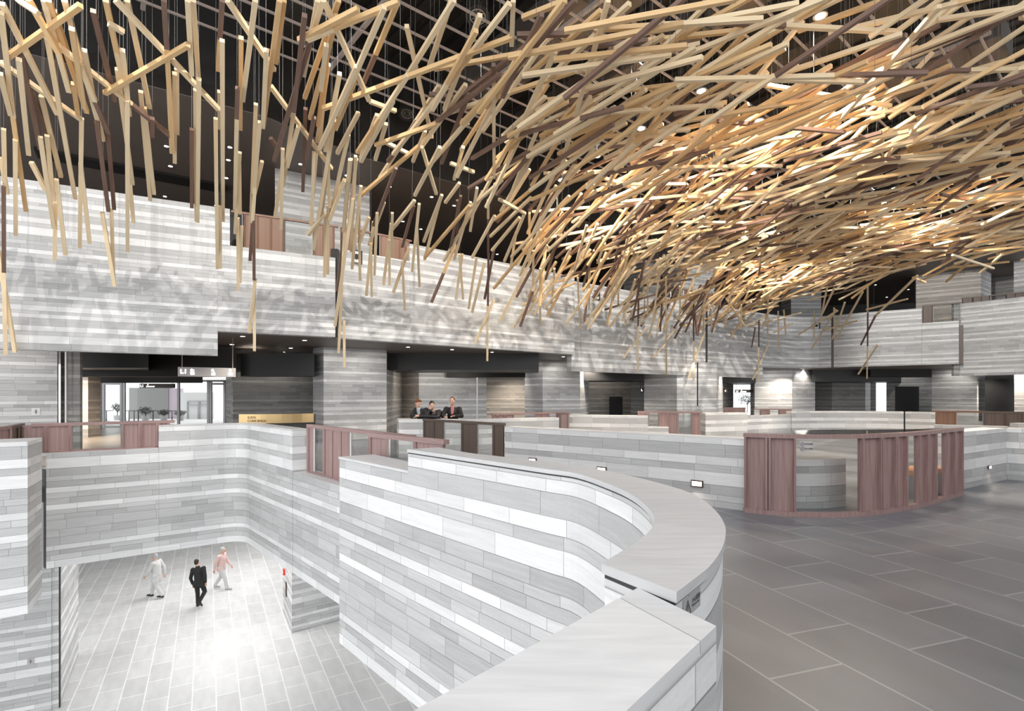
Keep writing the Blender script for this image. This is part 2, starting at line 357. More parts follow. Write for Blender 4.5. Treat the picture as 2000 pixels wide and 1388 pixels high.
rd.prism([st(-14,6.5), st(5,6.5), st(5,-9), st(64,-9), st(64,24), st(-14,24)], 14.3, 14.5, 'deck'); struct(rd, 'ceiling_roof')  # right side carried on out of view to keep sky off the walkway
# folded ribs of the roof deck
rb = MB()
for i in range(92):
    s = 2+i*.62
    a, b = st(s,5.6 if s < 5 else 0), st(s,19.3); rb.beam((a.x,a.y,14.26), (b.x,b.y,14.26), .3, .1, 'duct_dark')
struct(rb, 'ceiling_ribs')
hw = MB(); hw.strip([(16,13), (16,-6), (.5,-6)], -.4, 0, 5.2, 'stone'); struct(hw, 'wall_sky_blocker')  # unseen wall at right and behind, added to block sky light
# ------------------------------------------------------------------ stone fascias of the upper gallery
def wall(name, path, th, z0, z1, m='stone', top='cope', s0=0):
    b = MB(); b.strip(path, th, z0, z1, m, top, s0); return struct(b, name)
def lineL(L, *us): return [on(L, u) for u in us]
wall('wall_gallery_left', lineL(UF,-120,425), .35, 2.98, 6.25); wall('wall_gallery_left_top', lineL(UF,-120,449), .35, 6.25, 7.36)
wall('wall_gallery_middle', lineL(UF,425.2,655), .35, 3.7, 6.27, s0=3)
wall('trim_2', [on(UF,655.3)+Vector((.02,.12)), on(UF2,663)+Vector((0,.1))], .2, 3.7, 6.6, 'charcoal', 'charcoal')
wall('wall_gallery_centre', lineL(UF2,663,800), .35, 3.7, 6.66, s0=5); wall('wall_gallery_centre_right', lineL(UF2,800.2,1122), .35, 3.7, 7.3, s0=9)
f3 = on(UF3,1135); side = f3+(on(UF2,1119)-f3)
wall('wall_gallery_right', lineL(UF3,1135,1378), .35, 2.95, 7.2, s0=2); wall('wall_gallery_right_end', lineL(UF3,1382,1490), .35, 2.95, 7.2, s0=12)
wall('trim_3', lineL(UF3,1378,1382), .2, 2.97, 7.1, 'charcoal', 'charcoal')
wall('wall_gallery_return', [on(UF2,1118.5)+Vector((0,.4)), f3+Vector((-.01,.02))], .3, 2.95, 7.2)
wall('wall_gallery_curve', smooth_path(UF4[:5],3), .4, 3.72, 7.3); wall('wall_gallery_curve_right', smooth_path([UF4[4]+Vector((.18,-.02)), UF4[5], UF4[6], P(1800,33.85)],3), .4, 3.72, 7.3)
wall('wall_gallery_curve_end', [P(1800.3,33.84), UF4[7]], .4, 3.72, 6.35, s0=9)
wall('trim_4', [UF4[4]+Vector((0,.1)), UF4[4]+Vector((.18,.08))], .2, 3.75, 7.2, 'charcoal', 'charcoal')
wall('wall_gallery_far_right', lineL(UF5,1875,2000)+[on(UF5,2300)], .35, 3.0, 7.45)
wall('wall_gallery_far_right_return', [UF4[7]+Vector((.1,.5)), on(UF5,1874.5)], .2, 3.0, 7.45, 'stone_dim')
# ------------------------------------------------------------------ L2: pillars, wall bands and balustrades seen above the fascias
def box_wall(name, pts, th, z0, z1, m='stone', top='soffit'): return wall(name, pts, th, z0, z1, m, top)
c2a, c2b = G(537,328,10.4), G(722,366,10.4)
box_wall('pillar_upper', [c2a+(c2a-c2b).normalized()*.05+Vector((-.15,1.6)), c2a, c2b, c2b+Vector((-.9,1.6))], 1.0, 6.1, 10.4)
box_wall('wall_upper_back', [P(-150,26), P(470,32), P(1100,40), P(1560,52), P(2300,46)], .3, 6.1, 10.4, 'charcoal')
for nm, u0, d0, u1, d1, m in (('pillar_upper', 1330,34.5,1396,36,'stone'), ('pillar_upper', 1255,34,1290,35,'stone_dim'), ('pillar_upper', 1545,43,1604,43,'stone'),
        ('pillar_upper', 1789,38.5,1916,36.5,'stone_warm'), ('pillar_upper', 1980,34.5,2060,33,'stone')):
    box_wall(nm, [P(u0,d0), P(u1,d1)], 1.6, 6.1, 10.4, m)
box_wall('pillar_upper_side', [P(1916,36.5), P(1936,38)], .6, 6.1, 10.4)
box_wall('wall_upper_right', [P(1936,39.5), P(1982,38.5)], .3, 6.1, 10.4, 'stone_dim')
rc = MB(); a, b = G(70,296,10.38), G(440,368,10.38)
rc.beam((a.x,a.y,10.37), (b.x,b.y,10.37), .9, .12, 'black'); struct(rc, 'trim_5')
# ------------------------------------------------------------------ L1: pillars, walls, soffit boxes
box_wall('pillar_left', lineL(CP,-150,112), 2.0, 0, 3.72)
lc = on(CP,112)
box_wall('wall_recess', [lc+Vector((.02,.35)), lc+Vector((.28,.5))], .4, 0, 3.72, 'stone_dim')
b = MB(); q = P(137,17.6); b.tube((q.x,q.y,0), (q.x,q.y,3.72), .24, .24, 'stone_warm', 28); 
b.uv = []
for f in b.f: b.uv.append([(atan2(b.v[i].y-q.y, b.v[i].x-q.x)*.24+3, b.v[i].z) for i in f])
tag(b.build('pillar_round', smooth=True), kind='structure')
box_wall('pillar_middle', [on(CP,632)+Vector((-.72,.82)), on(CP,632), on(CP,755), on(CP,755)+Vector((-.9,1.6))], 1.2, 0, 3.72)
c3 = on(CP,1060)
box_wall('pillar_centre', [P(1025,30.4), P(1060,29.2), P(1133,30.6), P(1150,33)], .9, 0, 3.72)
box_wall('wall_alcove_side', [P(752,24), P(786,30)], .3, 0, 3.72, 'stone_warm')
box_wall('wall_alcove_corner', [P(786,30), P(818,28.2)], .3, 0, 3.72, 'stone_warm')
box_wall('wall_alcove_back', [P(818,28.2), P(950,29.5)], .5, 0, 3.72, 'stone')
box_wall('wall_alcove_bright', [P(950,34), P(1026,34)], .3, 0, 3.72, 'stone_warm')
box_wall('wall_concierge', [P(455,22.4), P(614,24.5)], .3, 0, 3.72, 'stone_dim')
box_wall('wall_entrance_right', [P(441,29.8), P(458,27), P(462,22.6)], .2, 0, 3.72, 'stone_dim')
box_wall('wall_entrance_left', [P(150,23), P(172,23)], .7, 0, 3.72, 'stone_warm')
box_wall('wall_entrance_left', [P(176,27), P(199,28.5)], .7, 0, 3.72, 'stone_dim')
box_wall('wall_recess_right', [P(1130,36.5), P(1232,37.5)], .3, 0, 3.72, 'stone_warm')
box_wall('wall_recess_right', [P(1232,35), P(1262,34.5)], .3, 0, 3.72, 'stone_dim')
box_wall('pillar_right', [P(1258,32.2), P(1322,30.4), P(1400,31.6), P(1412,36)], .9, 0, 3.72)
box_wall('wall_window_side', [P(1398,38), P(1431,45)], .3, 0, 3.72, 'stone_warm')
box_wall('pillar_far', [P(1474,39.5), P(1547,39), P(1592,41)], 1.2, 0, 3.72)
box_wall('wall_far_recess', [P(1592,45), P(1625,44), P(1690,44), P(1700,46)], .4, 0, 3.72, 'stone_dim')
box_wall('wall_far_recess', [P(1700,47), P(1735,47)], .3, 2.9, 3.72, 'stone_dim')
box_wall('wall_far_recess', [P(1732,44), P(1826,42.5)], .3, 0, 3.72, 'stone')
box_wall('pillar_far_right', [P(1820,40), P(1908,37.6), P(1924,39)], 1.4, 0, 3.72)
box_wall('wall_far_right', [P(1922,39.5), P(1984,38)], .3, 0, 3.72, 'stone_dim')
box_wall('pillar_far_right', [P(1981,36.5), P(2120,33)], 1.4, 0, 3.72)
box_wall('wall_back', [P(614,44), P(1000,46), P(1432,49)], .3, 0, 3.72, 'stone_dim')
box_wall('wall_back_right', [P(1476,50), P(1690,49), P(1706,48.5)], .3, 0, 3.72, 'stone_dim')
def dbox(name, u0, u1, d0, d1, v0, v1, dref, m):
    b = MB(); z1, z0 = zat(v0, dref), zat(v1, dref)
    b.prism([P(u0,d0), P(u1,d0), P(u1,d1), P(u0,d1)], z0, min(z1,3.73), m); struct(b, name)
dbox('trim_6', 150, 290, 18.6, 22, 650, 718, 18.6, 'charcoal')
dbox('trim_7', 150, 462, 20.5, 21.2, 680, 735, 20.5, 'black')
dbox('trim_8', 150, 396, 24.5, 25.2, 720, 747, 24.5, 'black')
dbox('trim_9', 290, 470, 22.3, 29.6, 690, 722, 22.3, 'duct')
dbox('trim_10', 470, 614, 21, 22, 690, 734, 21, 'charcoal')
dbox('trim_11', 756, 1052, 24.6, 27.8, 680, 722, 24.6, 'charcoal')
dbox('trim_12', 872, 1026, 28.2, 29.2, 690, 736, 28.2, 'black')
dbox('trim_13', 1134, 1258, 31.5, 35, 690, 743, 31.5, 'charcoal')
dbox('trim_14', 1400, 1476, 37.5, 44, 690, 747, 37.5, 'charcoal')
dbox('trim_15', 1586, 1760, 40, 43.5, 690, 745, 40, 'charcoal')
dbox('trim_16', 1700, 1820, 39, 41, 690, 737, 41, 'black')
# doors, glazed openings
def door(name, u0, u1, d, z1, m='door', bars=()):
    r = MB(); r.prism([P(u0,d), P(u1,d), P(u1,d+.12), P(u0,d+.12)], 0, z1, m); o = struct(r, name)
    for z in bars:
        h = MB(); a, b = P(u0+(u1-u0)*.2,d-.04), P(u1-(u1-u0)*.25,d-.04); h.beam((a.x,a.y,z), (b.x,b.y,z), .03, .03, 'steel'); h.build('push_bar', o)
    return o
door('door_1', 1190, 1216, 36.0, 1.72); door('door_2', 1748, 1795, 42.2, 2.5); door('door_3', 1924, 1982, 37.5, 2.95)
# ------------------------------------------------------------------ the void: back wall, corner wall, left block, lower hall walls
wall('wall_void_back', [on(BW,90), on(BW,310)], .35, -1.6, .66)
b = MB(); pth = [on(BW,310.3)]+corner; b.strip(pth, .32, -1.6, 1.15, 'stone', 'cope', (on(BW,310)-on(BW,90)).length); struct(b, 'wall_void_corner')
r0 = on(BW2,571)
b = MB(); b.strip([on(BW2,487.3), r0], .32, -1.6, 1.15, 'stone', 'cope', 7); b.strip([r0+Vector((.01,0)), on(BW2,668), on(BW2,720)], .42, -1.6, .33, 'stone', 'cope', 9.6); struct(b, 'wall_void_right')
L0a, L0b = G(54,1198,-1.6), G(82,1160,-1.6); dl = Vector((.80,.60))
b = MB(); b.prism([L0a-dl*4, L0a, L0b, L0b-dl*4], -1.6, 1.08, 'stone', 'cope'); struct(b, 'wall_left_block')
b = MB(); b.prism([G(80,1110,-1.6)+Vector((-.25,.25)), on(BW,89), on(BW,90)+Vector((.0,.25)), G(80,1110,-1.6)+Vector((-.25,.5))], -1.6, .35, 'charcoal', 'cope'); struct(b, 'trim_17')
lw = [G(-60,1420,-6.2), G(100,1388,-6.2)]
b = MB(); b.strip(lw, .5, -6.2, -1.62, 'stone'); struct(b, 'wall_lower_left')
b = MB(); b.strip([G(104,1388,-6.2)+Vector((.05,.1)), G(153,1280,-6.2)], .35, -6.2, -1.62, 'stone', None, 4); struct(b, 'wall_lower_door')
b = MB(); b.strip([lw[1]+Vector((.02,.1)), G(104,1388,-6.2)+Vector((.05,.15))], .1, -6.2, -1.62, 'charcoal'); struct(b, 'trim_18')
b = MB(); b.strip([G(153,1132,-6.2), G(173,1097,-6.2)], .4, -6.2, -1.62, 'stone'); struct(b, 'wall_lower_far')
b = MB(); b.prism([G(553,1193,-6.2), G(570,1236.5,-6.2), G(663,1212,-6.2), G(720,1197,-6.2), G(700,1160,-6.2)], -6.2, -1.62, 'stone'); struct(b, 'pillar_lower')
b = MB(); b.prism([P(524,14.6), P(556,15.4), P(600,17), P(540,17)], -2.56, -1.6, 'stone'); struct(b, 'trim_19')
# ------------------------------------------------------------------ near parapet
n0 = on(NW,663)
b = MB(); b.prism([n0, on(NW,797), on(NW,797)+Vector((.36,.16)), n0+Vector((.38,.28))], -1.6, .925, 'stone', 'cope'); b.prism([n0+Vector((-.01,-.01)), on(NW,797.3)+Vector((0,-.01)), on(NW,797.3)+Vector((.37,.17)), n0+Vector((.39,.29))], .93, .96, 'cope'); struct(b, 'wall_near_step')
body = inner+list(reversed(outer))
sl = (on(NW,797)-n0).length
b = MB(); b.prism(body, -1.6, 1.15, 'stone', 'cope', sl)
def inset(path, th): return offset(path, th)
cin, cou = offset(inner, -.012), offset(outer, .012)
cend_i, cend_o = cin[-1], cou[-1]
b.prism(inner[:1]+inner[1:]+list(reversed(outer)), 1.15, 1.165, 'charcoal')  # charcoal layer paints the shadow gap below the coping
b.prism(cin+list(reversed(cou)), 1.165, 1.2, 'cope'); struct(b, 'wall_near_curve')
b = MB(); seg = [seg_in[0], seg_in[2], seg_out[2], seg_out[0]]
b.prism(seg, -1.6, zL-.035, 'stone', 'cope', 2)
g = .006
b.prism([seg_in[0]+d_in*.001, seg_in[0]+d_in*.115, seg_out[0]+d_out*.115, seg_out[0]], zL-.035, zL, 'cope')
b.prism([seg_in[0]+d_in*(.115+g), seg_in[2], seg_out[2], seg_out[0]+d_out*(.115+g)], zL-.035, zL, 'cope'); struct(b, 'wall_near_segment')
# long parapet beyond the walkway with its four step lights
wl0, wl1 = on(WL,986), on(WL,1456)
wall('wall_walkway', [wl0, wl1], .35, 0, 1.1)
b = MB(); b.strip([wl0, wl1], .36, 1.1, 1.125, 'cope'); struct(b, 'trim_20')
# parapet the three people lean on
pp = [P(779,15.6), P(930,15.7), P(1092,17)]
wall('wall_leaning', [pp[0]+Vector((-.25,.9))]+pp, .38, 0, 1.1)
# ------------------------------------------------------------------ far right parapets
wall('wall_mid', [P(1108,19.4), P(1265,18.6)], .4, 0, 1.1); wall('wall_mid_step', [P(1265,18.58), P(1306,18.4)], .4, 0, .72)
wall('wall_mid_right', [P(1367,22.2), P(1378,21.2), P(1460,22)], .4, 0, 1.1)
fc = smooth_path([P(1460,23), P(1500,23.6), P(1560,24), P(1640,24.1), P(1720,23.8), P(1766,23.4)], 2)
wall('wall_far_curve_low', [P(1460.2,22.6), P(1548,23.9)], .4, 0, .95)
fc2 = smooth_path([P(1547,23.8), P(1600,24), P(1660,24), P(1720,23.7), P(1765,23.3)], 2)
wall('wall_far_curve', fc2, .4, 0, 1.1); wall('wall_far_curve_right', [P(1768,23.25), P(1826,22.4)], .4, 0, 1.1); wall('trim_21', [P(1765,23.35), P(1768,23.3)], .3, 0, 1.09, 'charcoal', 'charcoal')
r1 = [G(1870,957.5,0), G(1966,936,0)]
wall('wall_right', r1, .4, 0, 1.1); wall('wall_right_return', [r1[1], r1[1]+Vector((.657,-.753))*4.5], .4, 0, 1.1)
wall('wall_far_low', [P(1826,16.4), P(1972,15.4)], .5, 0, .9); wall('wall_far_low_right', [P(1972,15.2), P(2100,14)], .5, 0, 1.02)
# ------------------------------------------------------------------ timber and glass balustrades
def rail(label, P0, P1, z0, z1, segs, wood='plum', group='timber and glass balustrades', face=1, name='balustrade', post=True):
    """segs: (u0, u1, 'w' or 'g') pixel columns along the line P0-P1"""
    L = (Vector(P0), Vector(P1)); c = (L[0]+L[1])/2
    t = thing(name, label, 'balustrade', (c.x, c.y, z0), group)
    b = MB(); d = (L[1]-L[0]).normalized(); n = Vector((d.y, -d.x))*face
    b.beam((*L[0], z1-.03), (*L[1], z1-.03), .09, .06, wood); b.build('top_rail', t)
    b = MB(); b.beam((*L[0], z0+.02), (*L[1], z0+.02), .05, .04, wood); b.build('bottom_rail', t)
    for u0, u1, k in segs:
        a, e = on(L, u0), on(L, u1); w = (e-a).length; b = MB()
        if k[0] == 'w':
            b.beam((*a, (z0+z1)/2), (*e, (z0+z1)/2), .035, z1-z0-.06, wood)
            b.uv = [[(p[1], p[0]) for p in f] for f in b.uv]
            cnt = max(1, round(w/.42))
            for i in range(cnt+1):
                q = a.lerp(e, i/cnt)+n*.03
                q = q-d*(.02 if i == cnt else -.02 if i == 0 else 0)
                b.beam((*q, z0+.04), (*q, z1-.06), .04, .035, wood)
            b.build('timber_panel', t)
        else:
            b.beam((*a, (z0+z1)/2), (*e, (z0+z1)/2), .012, z1-z0-.07, 'glass'); b.build('glass_pane', t)
            b = MB()
            for q in (a, e): b.beam((*q, z0+.03), (*q, z1-.06), .03, .03, 'steel')
            b.build('edge_clip', t)
    return t
rA0, rA1 = G(603,828,1.25), G(808,849.5,1.25)
rail('plum timber balustrade on the void ledge, tall timber end post at its left', rA0, rA1, .33, 1.25, [(603.5,614,'w'),(614,635,'g'),(635,685,'w'),(685,806,'g')])
rB0, rB1 = G(724,845,1.25), G(872,858.5,1.25)
rail('plum timber balustrade behind the near step, two timber panels around one glass pane', rB0, rB1, .2, 1.25, [(724.5,761,'w'),(761,812,'g'),(812,868,'w')])
b0, b1 = rB1, rB1+Vector((.12,.5))
rC0, rC1 = G(828,817,1.2), G(985,826,1.2)
rail('dark walnut balustrade in front of the three leaning people', rC0, rC1, .05, 1.2, [(829,869,'w'),(869,903,'g'),(903,934,'w'),(934,964,'g'),(964,984,'w')], 'walnut')
dD = on(BW,43)+Vector((0,.2)); dE = on(BW,332)+Vector((-.03,.2))
rail('plum timber balustrade along the back edge of the void with a wide glass gap', dD, dE, .66, 1.25, [(44,91,'w'),(91,140,'w'),(140,238,'g'),(238,275,'w'),(275,309,'w'),(309,331,'w')])
rail('plum timber balustrade at the far left edge beside the white stone block', G(-60,838,1.25), G(18,831,1.25), .05, 1.25, [(-58,-20,'w'),(-19,17,'w')])
rail('short dark return of balustrade joining the far left plum panels', G(18.3,831,1.25), G(43,826,1.25), .05, 1.25, [(19,42,'w')], 'walnut')
rail('plum balustrade end seen beyond the walnut one, tall brown post at left', P(1087,18.3), P(1112,17.9), .0, 1.22, [(1087,1098,'w'),(1098,1111,'g')], 'plum')
rail('red brown balustrade between walnut balustrade and white parapet, two open glass gaps', P(960,17.3), P(1110,19.2), .0, 1.22, [(961,972,'w'),(972,986,'w'),(986,1003,'w'),(1003,1044,'g'),(1044,1072,'w'),(1072,1096,'g'),(1096,1109,'w')], 'plum')
rail('red brown balustrade on the stepped white parapet across the second void', P(1245,18.9), P(1371,18.3), .05, 1.25, [(1246,1266,'w'),(1267,1286,'g'),(1287,1305,'w'),(1305,1324,'w'),(1325,1350,'g'),(1351,1368,'w')], 'plum')
rail('short balustrade in front of the bright far window with slim panels', P(1413,27), P(1456,27), .0, 1.2, [(1414,1434,'w'),(1434,1455,'w')], 'plum')
rail('short balustrade in the notch of the far curved parapet', P(1472,25), P(1546,25), 0, 1.18, [(1473,1484,'g'),(1485,1503,'w'),(1503,1521,'g'),(1521,1545,'w')], 'plum')
rail('red veneer balustrade at the right end of far curved parapet', P(1820,19.4), P(1922,18.6), 0, 1.26, [(1827,1868,'w'),(1868,1920,'g')], 'redwood')
rail('dark walnut balustrade at the right edge above the low stone block', P(1920,18.5), P(2070,17.3), 0, 1.26, [(1921,1964,'w'),(1964,2068,'w')], 'walnut')
# upper gallery balustrades
def urail(label, L, u0, u1, z0, z1, segs, wood='redwood', off=Vector((0,.3))):
    rail(label, on(L,u0)+off, on(L,u1)+off, z0, z1, segs, wood, 'upper gallery balustrades')
urail('upper balustrade above left gallery step, glass at left and stone coloured gap', UF, 441, 655, 6.27, 7.4, [(441,474,'g'),(477,555,'w'),(556,611,'g'),(611,653,'w')])
urail('upper balustrade above centre gallery step, dark glass left of veneer panel', UF2, 664, 800, 6.66, 7.5, [(665,694,'w'),(695,742,'g'),(742,799,'w')])
urail('upper balustrade behind hanging battens above the right gallery wall', UF3, 1300, 1480, 7.2, 8.05, [(1310,1335,'g'),(1336,1366,'w'),(1366,1386,'g'),(1386,1407,'w'),(1407,1430,'g'),(1430,1446,'w')], off=Vector((0,.9)))
rail('upper balustrade in the notch of the curved gallery, one brown panel beside glass', P(1802,34.1), P(1876,33), 6.35, 7.5, [(1802,1822,'w'),(1822,1875,'g')], 'walnut', 'upper gallery balustrades')
rail('upper balustrade above the far right gallery wall with one pale gap', P(1878,34.2), P(2060,31.3), 7.45, 8.0, [(1879,1900,'w'),(1900,1934,'w'),(1935,1964,'g'),(1965,2058,'w')], 'walnut', 'upper gallery balustrades')
# ------------------------------------------------------------------ curved timber and glass enclosure on the right
cb = [(1451.5,1000),(1497.5,1005),(1555,1009.4),(1624,1010.6),(1681.5,1008.6),(1727.5,1003.6),(1785,994),(1831,982.5),(1883,966.4)]
cpath = smooth_path([G(u,v,0) for u, v in cb], 6)
ct = thing('curved_screen', 'curved plum timber and glass screen standing on the grey floor at right', 'screen', (*cpath[len(cpath)//2], 0))
def seg_path(u0, u1):
    out = [None, None]
    for i in range(len(cpath)-1):
        a, b_ = proj((*cpath[i],0))[0], proj((*cpath[i+1],0))[0]
        for k, u in enumerate((u0, u1)):
            if a <= u <= b_+1e-6 and out[k] is None: out[k] = (i, on((cpath[i], cpath[i+1]), u))
    (i0, p0), (i1, p1) = out
    return [p0]+[cpath[j] for j in range(i0+1, i1+1) if (cpath[j]-p0).length > .01 and (cpath[j]-p1).length > .01]+[p1]
def arc(path, th, z0, z1, m, name, flip=True):
    b = MB(); b.strip(path, th, z0, z1, m)
    return b
b = arc(cpath, .09, 1.16, 1.22, 'plum', ''); b.build('top_rail', ct)
b = arc(cpath, .09, 0, .07, 'plum', ''); b.build('bottom_rail', ct)
for u0, u1 in ((1452.5,1500),(1500,1556),(1684,1723),(1723,1752),(1752,1774),(1796,1814),(1814,1831),(1850,1866),(1866,1882)):
    p = seg_path(u0, u1); b = arc(offset(p, .05), .03, .07, 1.16, 'plum', '')
    for q, dd in ((p[0], p[1]-p[0]), (p[-1], p[-2]-p[-1])):
        dd = dd.normalized(); q2 = q+dd*.022; nn = Vector((-dd.y, dd.x))
        if nn.y < 0: nn = -nn
        q2 = q2+nn*.03; b.beam((*q2,.07), (*q2,1.16), .03, .075, 'plum', up=Vector((nn.x,nn.y,0)))
    b.build('timber_panel', ct)
for u0, u1 in ((1557,1683.5),(1775,1795),(1832,1849)):
    p = seg_path(u0, u1); b = arc(offset(p, .04), .012, .07, 1.16, 'glass', ''); b.build('glass_pane', ct)
# stone parapet behind the screen and the broad ledge that closes it at rail height
ipath = offset(smooth_path([G(1470,1000,0)]+[G(u,v,0) for u, v in cb[1:6]], 4), .62)
ib = MB(); ib.strip([wl1+Vector((.02,.05))]+ipath[2:], .35, 0, .78, 'stone', 'cope'); struct(ib, 'wall_behind_screen')
lp = [p for p in offset(cpath, .09)]
tb = MB(); far = smooth_path([G(1883,834.2,1.22), G(1830,833.5,1.22), G(1766,836,1.22), G(1670,836.3,1.22), G(1578,837,1.22), G(1500,841,1.22), G(1458,846,1.22)], 3)
tb.prism(lp+far[1:-1], 1.185, 1.2, 'glass_smoked'); tag(tb.build('ledge_top'), 'smoked glass ledge top closing the curved timber screen', 'ledge')
bn = MB(); a, e = P(1755,9.75), P(1838,10.2); bn.beam((*a,.42), (*e,.42), .5, .08, 'orange'); bn.beam((*a,.19), (*e,.19), .45, .38, 'greywall'); tag(bn.build('bench'), 'low bench with an orange top inside the curved timber screen', 'bench')
nt = thing('glass_notice', 'small grey notice with two round symbols on the screen glass', 'notice', (*on((cpath[12], cpath[18]),1570), .98), 'wall notices')
pa, pb = on((cpath[12], cpath[18]),1560), on((cpath[12], cpath[18]),1585); dn = (pb-pa).normalized(); nn = Vector((dn.y,-dn.x))*.03
b = MB(); b.beam((*(pa+nn),1.05), (*(pb+nn),1.05), .004, .16, 'sign_grey'); b.build('plate', nt)
for zz, tx in ((1.075,'请勿倚靠'), (1.005,'禁止攀爬')):
    o3 = pa+dn*.075+nn*1.15; text(tx, 'lettering', nt, (*o3, zz), (*dn,0), .028, 'ink', .001)
    b = MB(); cc = pa+dn*.038+nn*1.15
    for i in range(14):
        t0, t1 = 2*pi*i/14, 2*pi*(i+1)/14
        b.beam((cc.x+dn.x*.026*cos(t0), cc.y+dn.y*.026*cos(t0), zz+.01+.026*sin(t0)), (cc.x+dn.x*.026*cos(t1), cc.y+dn.y*.026*cos(t1), zz+.01+.026*sin(t1)), .003, .005, 'ink')
    b.beam((cc.x-dn.x*.016, cc.y-dn.y*.016, zz-.006), (cc.x+dn.x*.016, cc.y+dn.y*.016, zz+.026), .003, .006, 'ink'); b.build('symbol', nt)
# ------------------------------------------------------------------ roof void: service grid, ducts, air nozzles, spotlights
gt = thing('ceiling_grid', 'suspended grid of pale steel tubes under the dark roof', 'ceiling grid', (*st(16,9),11.7)); gt['kind'] = 'structure'
for i in range(17):
    t = 3.2+i*.82
    for s0_, s1_ in ((-6,9.6),(9.65,24),(24.05,42)):
        a, c = st(s0_,t), st(s1_,t); b = MB(); b.beam((*a,11.7), (*c,11.7), .052, .052, 'tube'); b.build('tube', gt)
for s in (1.5,6.2,10.4,15,19.6,24.5,30,36):
    a, c = st(s,3), st(s,16.8); b = MB(); b.beam((*a,11.8), (*c,11.8), .1, .1, 'tube'); b.build('cross_tube', gt)
for i, (s, wd, m, lab) in enumerate(((5.2,1.0,'duct_dark','dark flat air duct under the roof at top left'),(11.2,1.5,'duct','brown air duct under the roof behind the first round nozzles'),(17.6,1.1,'duct_dark','dark air duct crossing the roof near the middle'),(14.2,.6,'duct','narrow brown duct running beside the wide brown duct'),(22,1.9,'duct','wide grey brown air duct at the top right of the roof'),(29,1.2,'duct','grey duct crossing the roof far at the right'))):
    a, c = st(s,3), st(s,16.6); d = thing('air_duct', lab, 'duct', (*st(s,10),12.4), 'ducts under the roof')
    b = MB(); b.beam((*a,12.75), (*c,12.75), wd, .8, m); b.build('duct_body', d)
    b = MB()
    for k in range(9):
        q = a.lerp(c, (k+.5)/9); b.beam((q.x-e2.x*.03,q.y-e2.y*.03,12.75), (q.x+e2.x*.03,q.y+e2.y*.03,12.75), wd+.08, .86, 'duct_dark')
    b.build('flange', d)
def at(u, v, z): q = G(u, v, z); return Vector((q.x, q.y, z))
for u, v, z, lab in ((463,118,12.15,'round spoked air nozzle at top left behind upright battens'),(933,32,12.15,'round spoked air nozzle beside the duct at top centre'),(795,222,12.15,'round spoked air nozzle low between tubes, centre left'),(1975,205,12.15,'round air nozzle at the right edge under the roof')):
    p = at(u, v, z); t = thing('air_nozzle', lab, 'air vent', p, 'round air nozzles'); b = MB(); ax = Vector((0,-.35,-1)).normalized(); x = ax.orthogonal().normalized(); y = ax.cross(x)
    n = 24
    for k in range(n):
        t0, t1 = 2*pi*k/n, 2*pi*(k+1)/n
        for r_, m_, w_ in ((.30,'duct_dark',.06),(.21,'steel',.03)):
            b.beam(p+(x*cos(t0)+y*sin(t0))*r_, p+(x*cos(t1)+y*sin(t1))*r_, w_, .05, m_, up=ax)
    b.build('ring', t); b = MB()
    for k in range(10):
        t0 = 2*pi*k/10; b.tube(p+(x*cos(t0)+y*sin(t0))*.07, p+(x*cos(t0)+y*sin(t0))*.2, .008, .008, 'steel', 6)
    b.build('spokes', t); b = MB(); b.tube(p-ax*.9, p-ax*.02, .29, .29, 'duct_dark', 24); b.build('sleeve', t)
spots_px = [(1602,32,10.2,'top right, over the widest grey duct'),(1648,149,9.9,'above right, beside a glowing batten'),(1370,178,9.8,'right of centre, over crossing battens'),(1483,236,9.6,'right of centre beneath a brown batten'),(1252,251,9.6,'centre, beside a pale slanting batten'),(1165,305,9.4,'centre, above the dense battens'),(1097,352,9.2,'left of the dense battens'),(1196,381,9.2,'centre, low over the bright bundle'),(1362,297,9.3,'right of centre, half behind battens'),(1470,338,9.3,'right, above the bright crossing'),(1890,325,9.4,'far right, under a pale batten'),(1453,463,9.1,'right, low within the batten field'),(1748,368,9.2,'far right, above a white batten'),(1810,400,9.2,'far right, among thin battens'),(1530,478,9.0,'right, low over the hot battens'),(1898,440,9.0,'far right edge, low')]
for u, v, z, lab in spots_px:
    p = at(u, v, z); t = thing('ceiling_spotlight', 'black cylinder spotlight hanging '+lab, 'spotlight', p, 'spotlights under the roof')
    b = MB(); b.tube(p+Vector((0,0,.02)), p+Vector((0,0,.42)), .14, .13, 'black', 20); b.build('housing', t)
    b = MB(); b.tube(p, p+Vector((0,0,.02)), .15, .15, 'steel', 20); b.build('rim', t)
    b = MB(); b.tube(p+Vector((0,0,-.006)), p, .105, .105, 'lens', 20); b.build('lens', t)
    b = MB(); b.tube(p+Vector((0,0,.42)), (p.x,p.y,11.7), .012, .012, 'black', 8); b.build('stem', t)
    spot('spot_lamp', p+Vector((0,0,-.03)), 620 if u < 1500 else 1000, 124, (1,.88,.72), .07, p+Vector((0,0,-5)), .6)
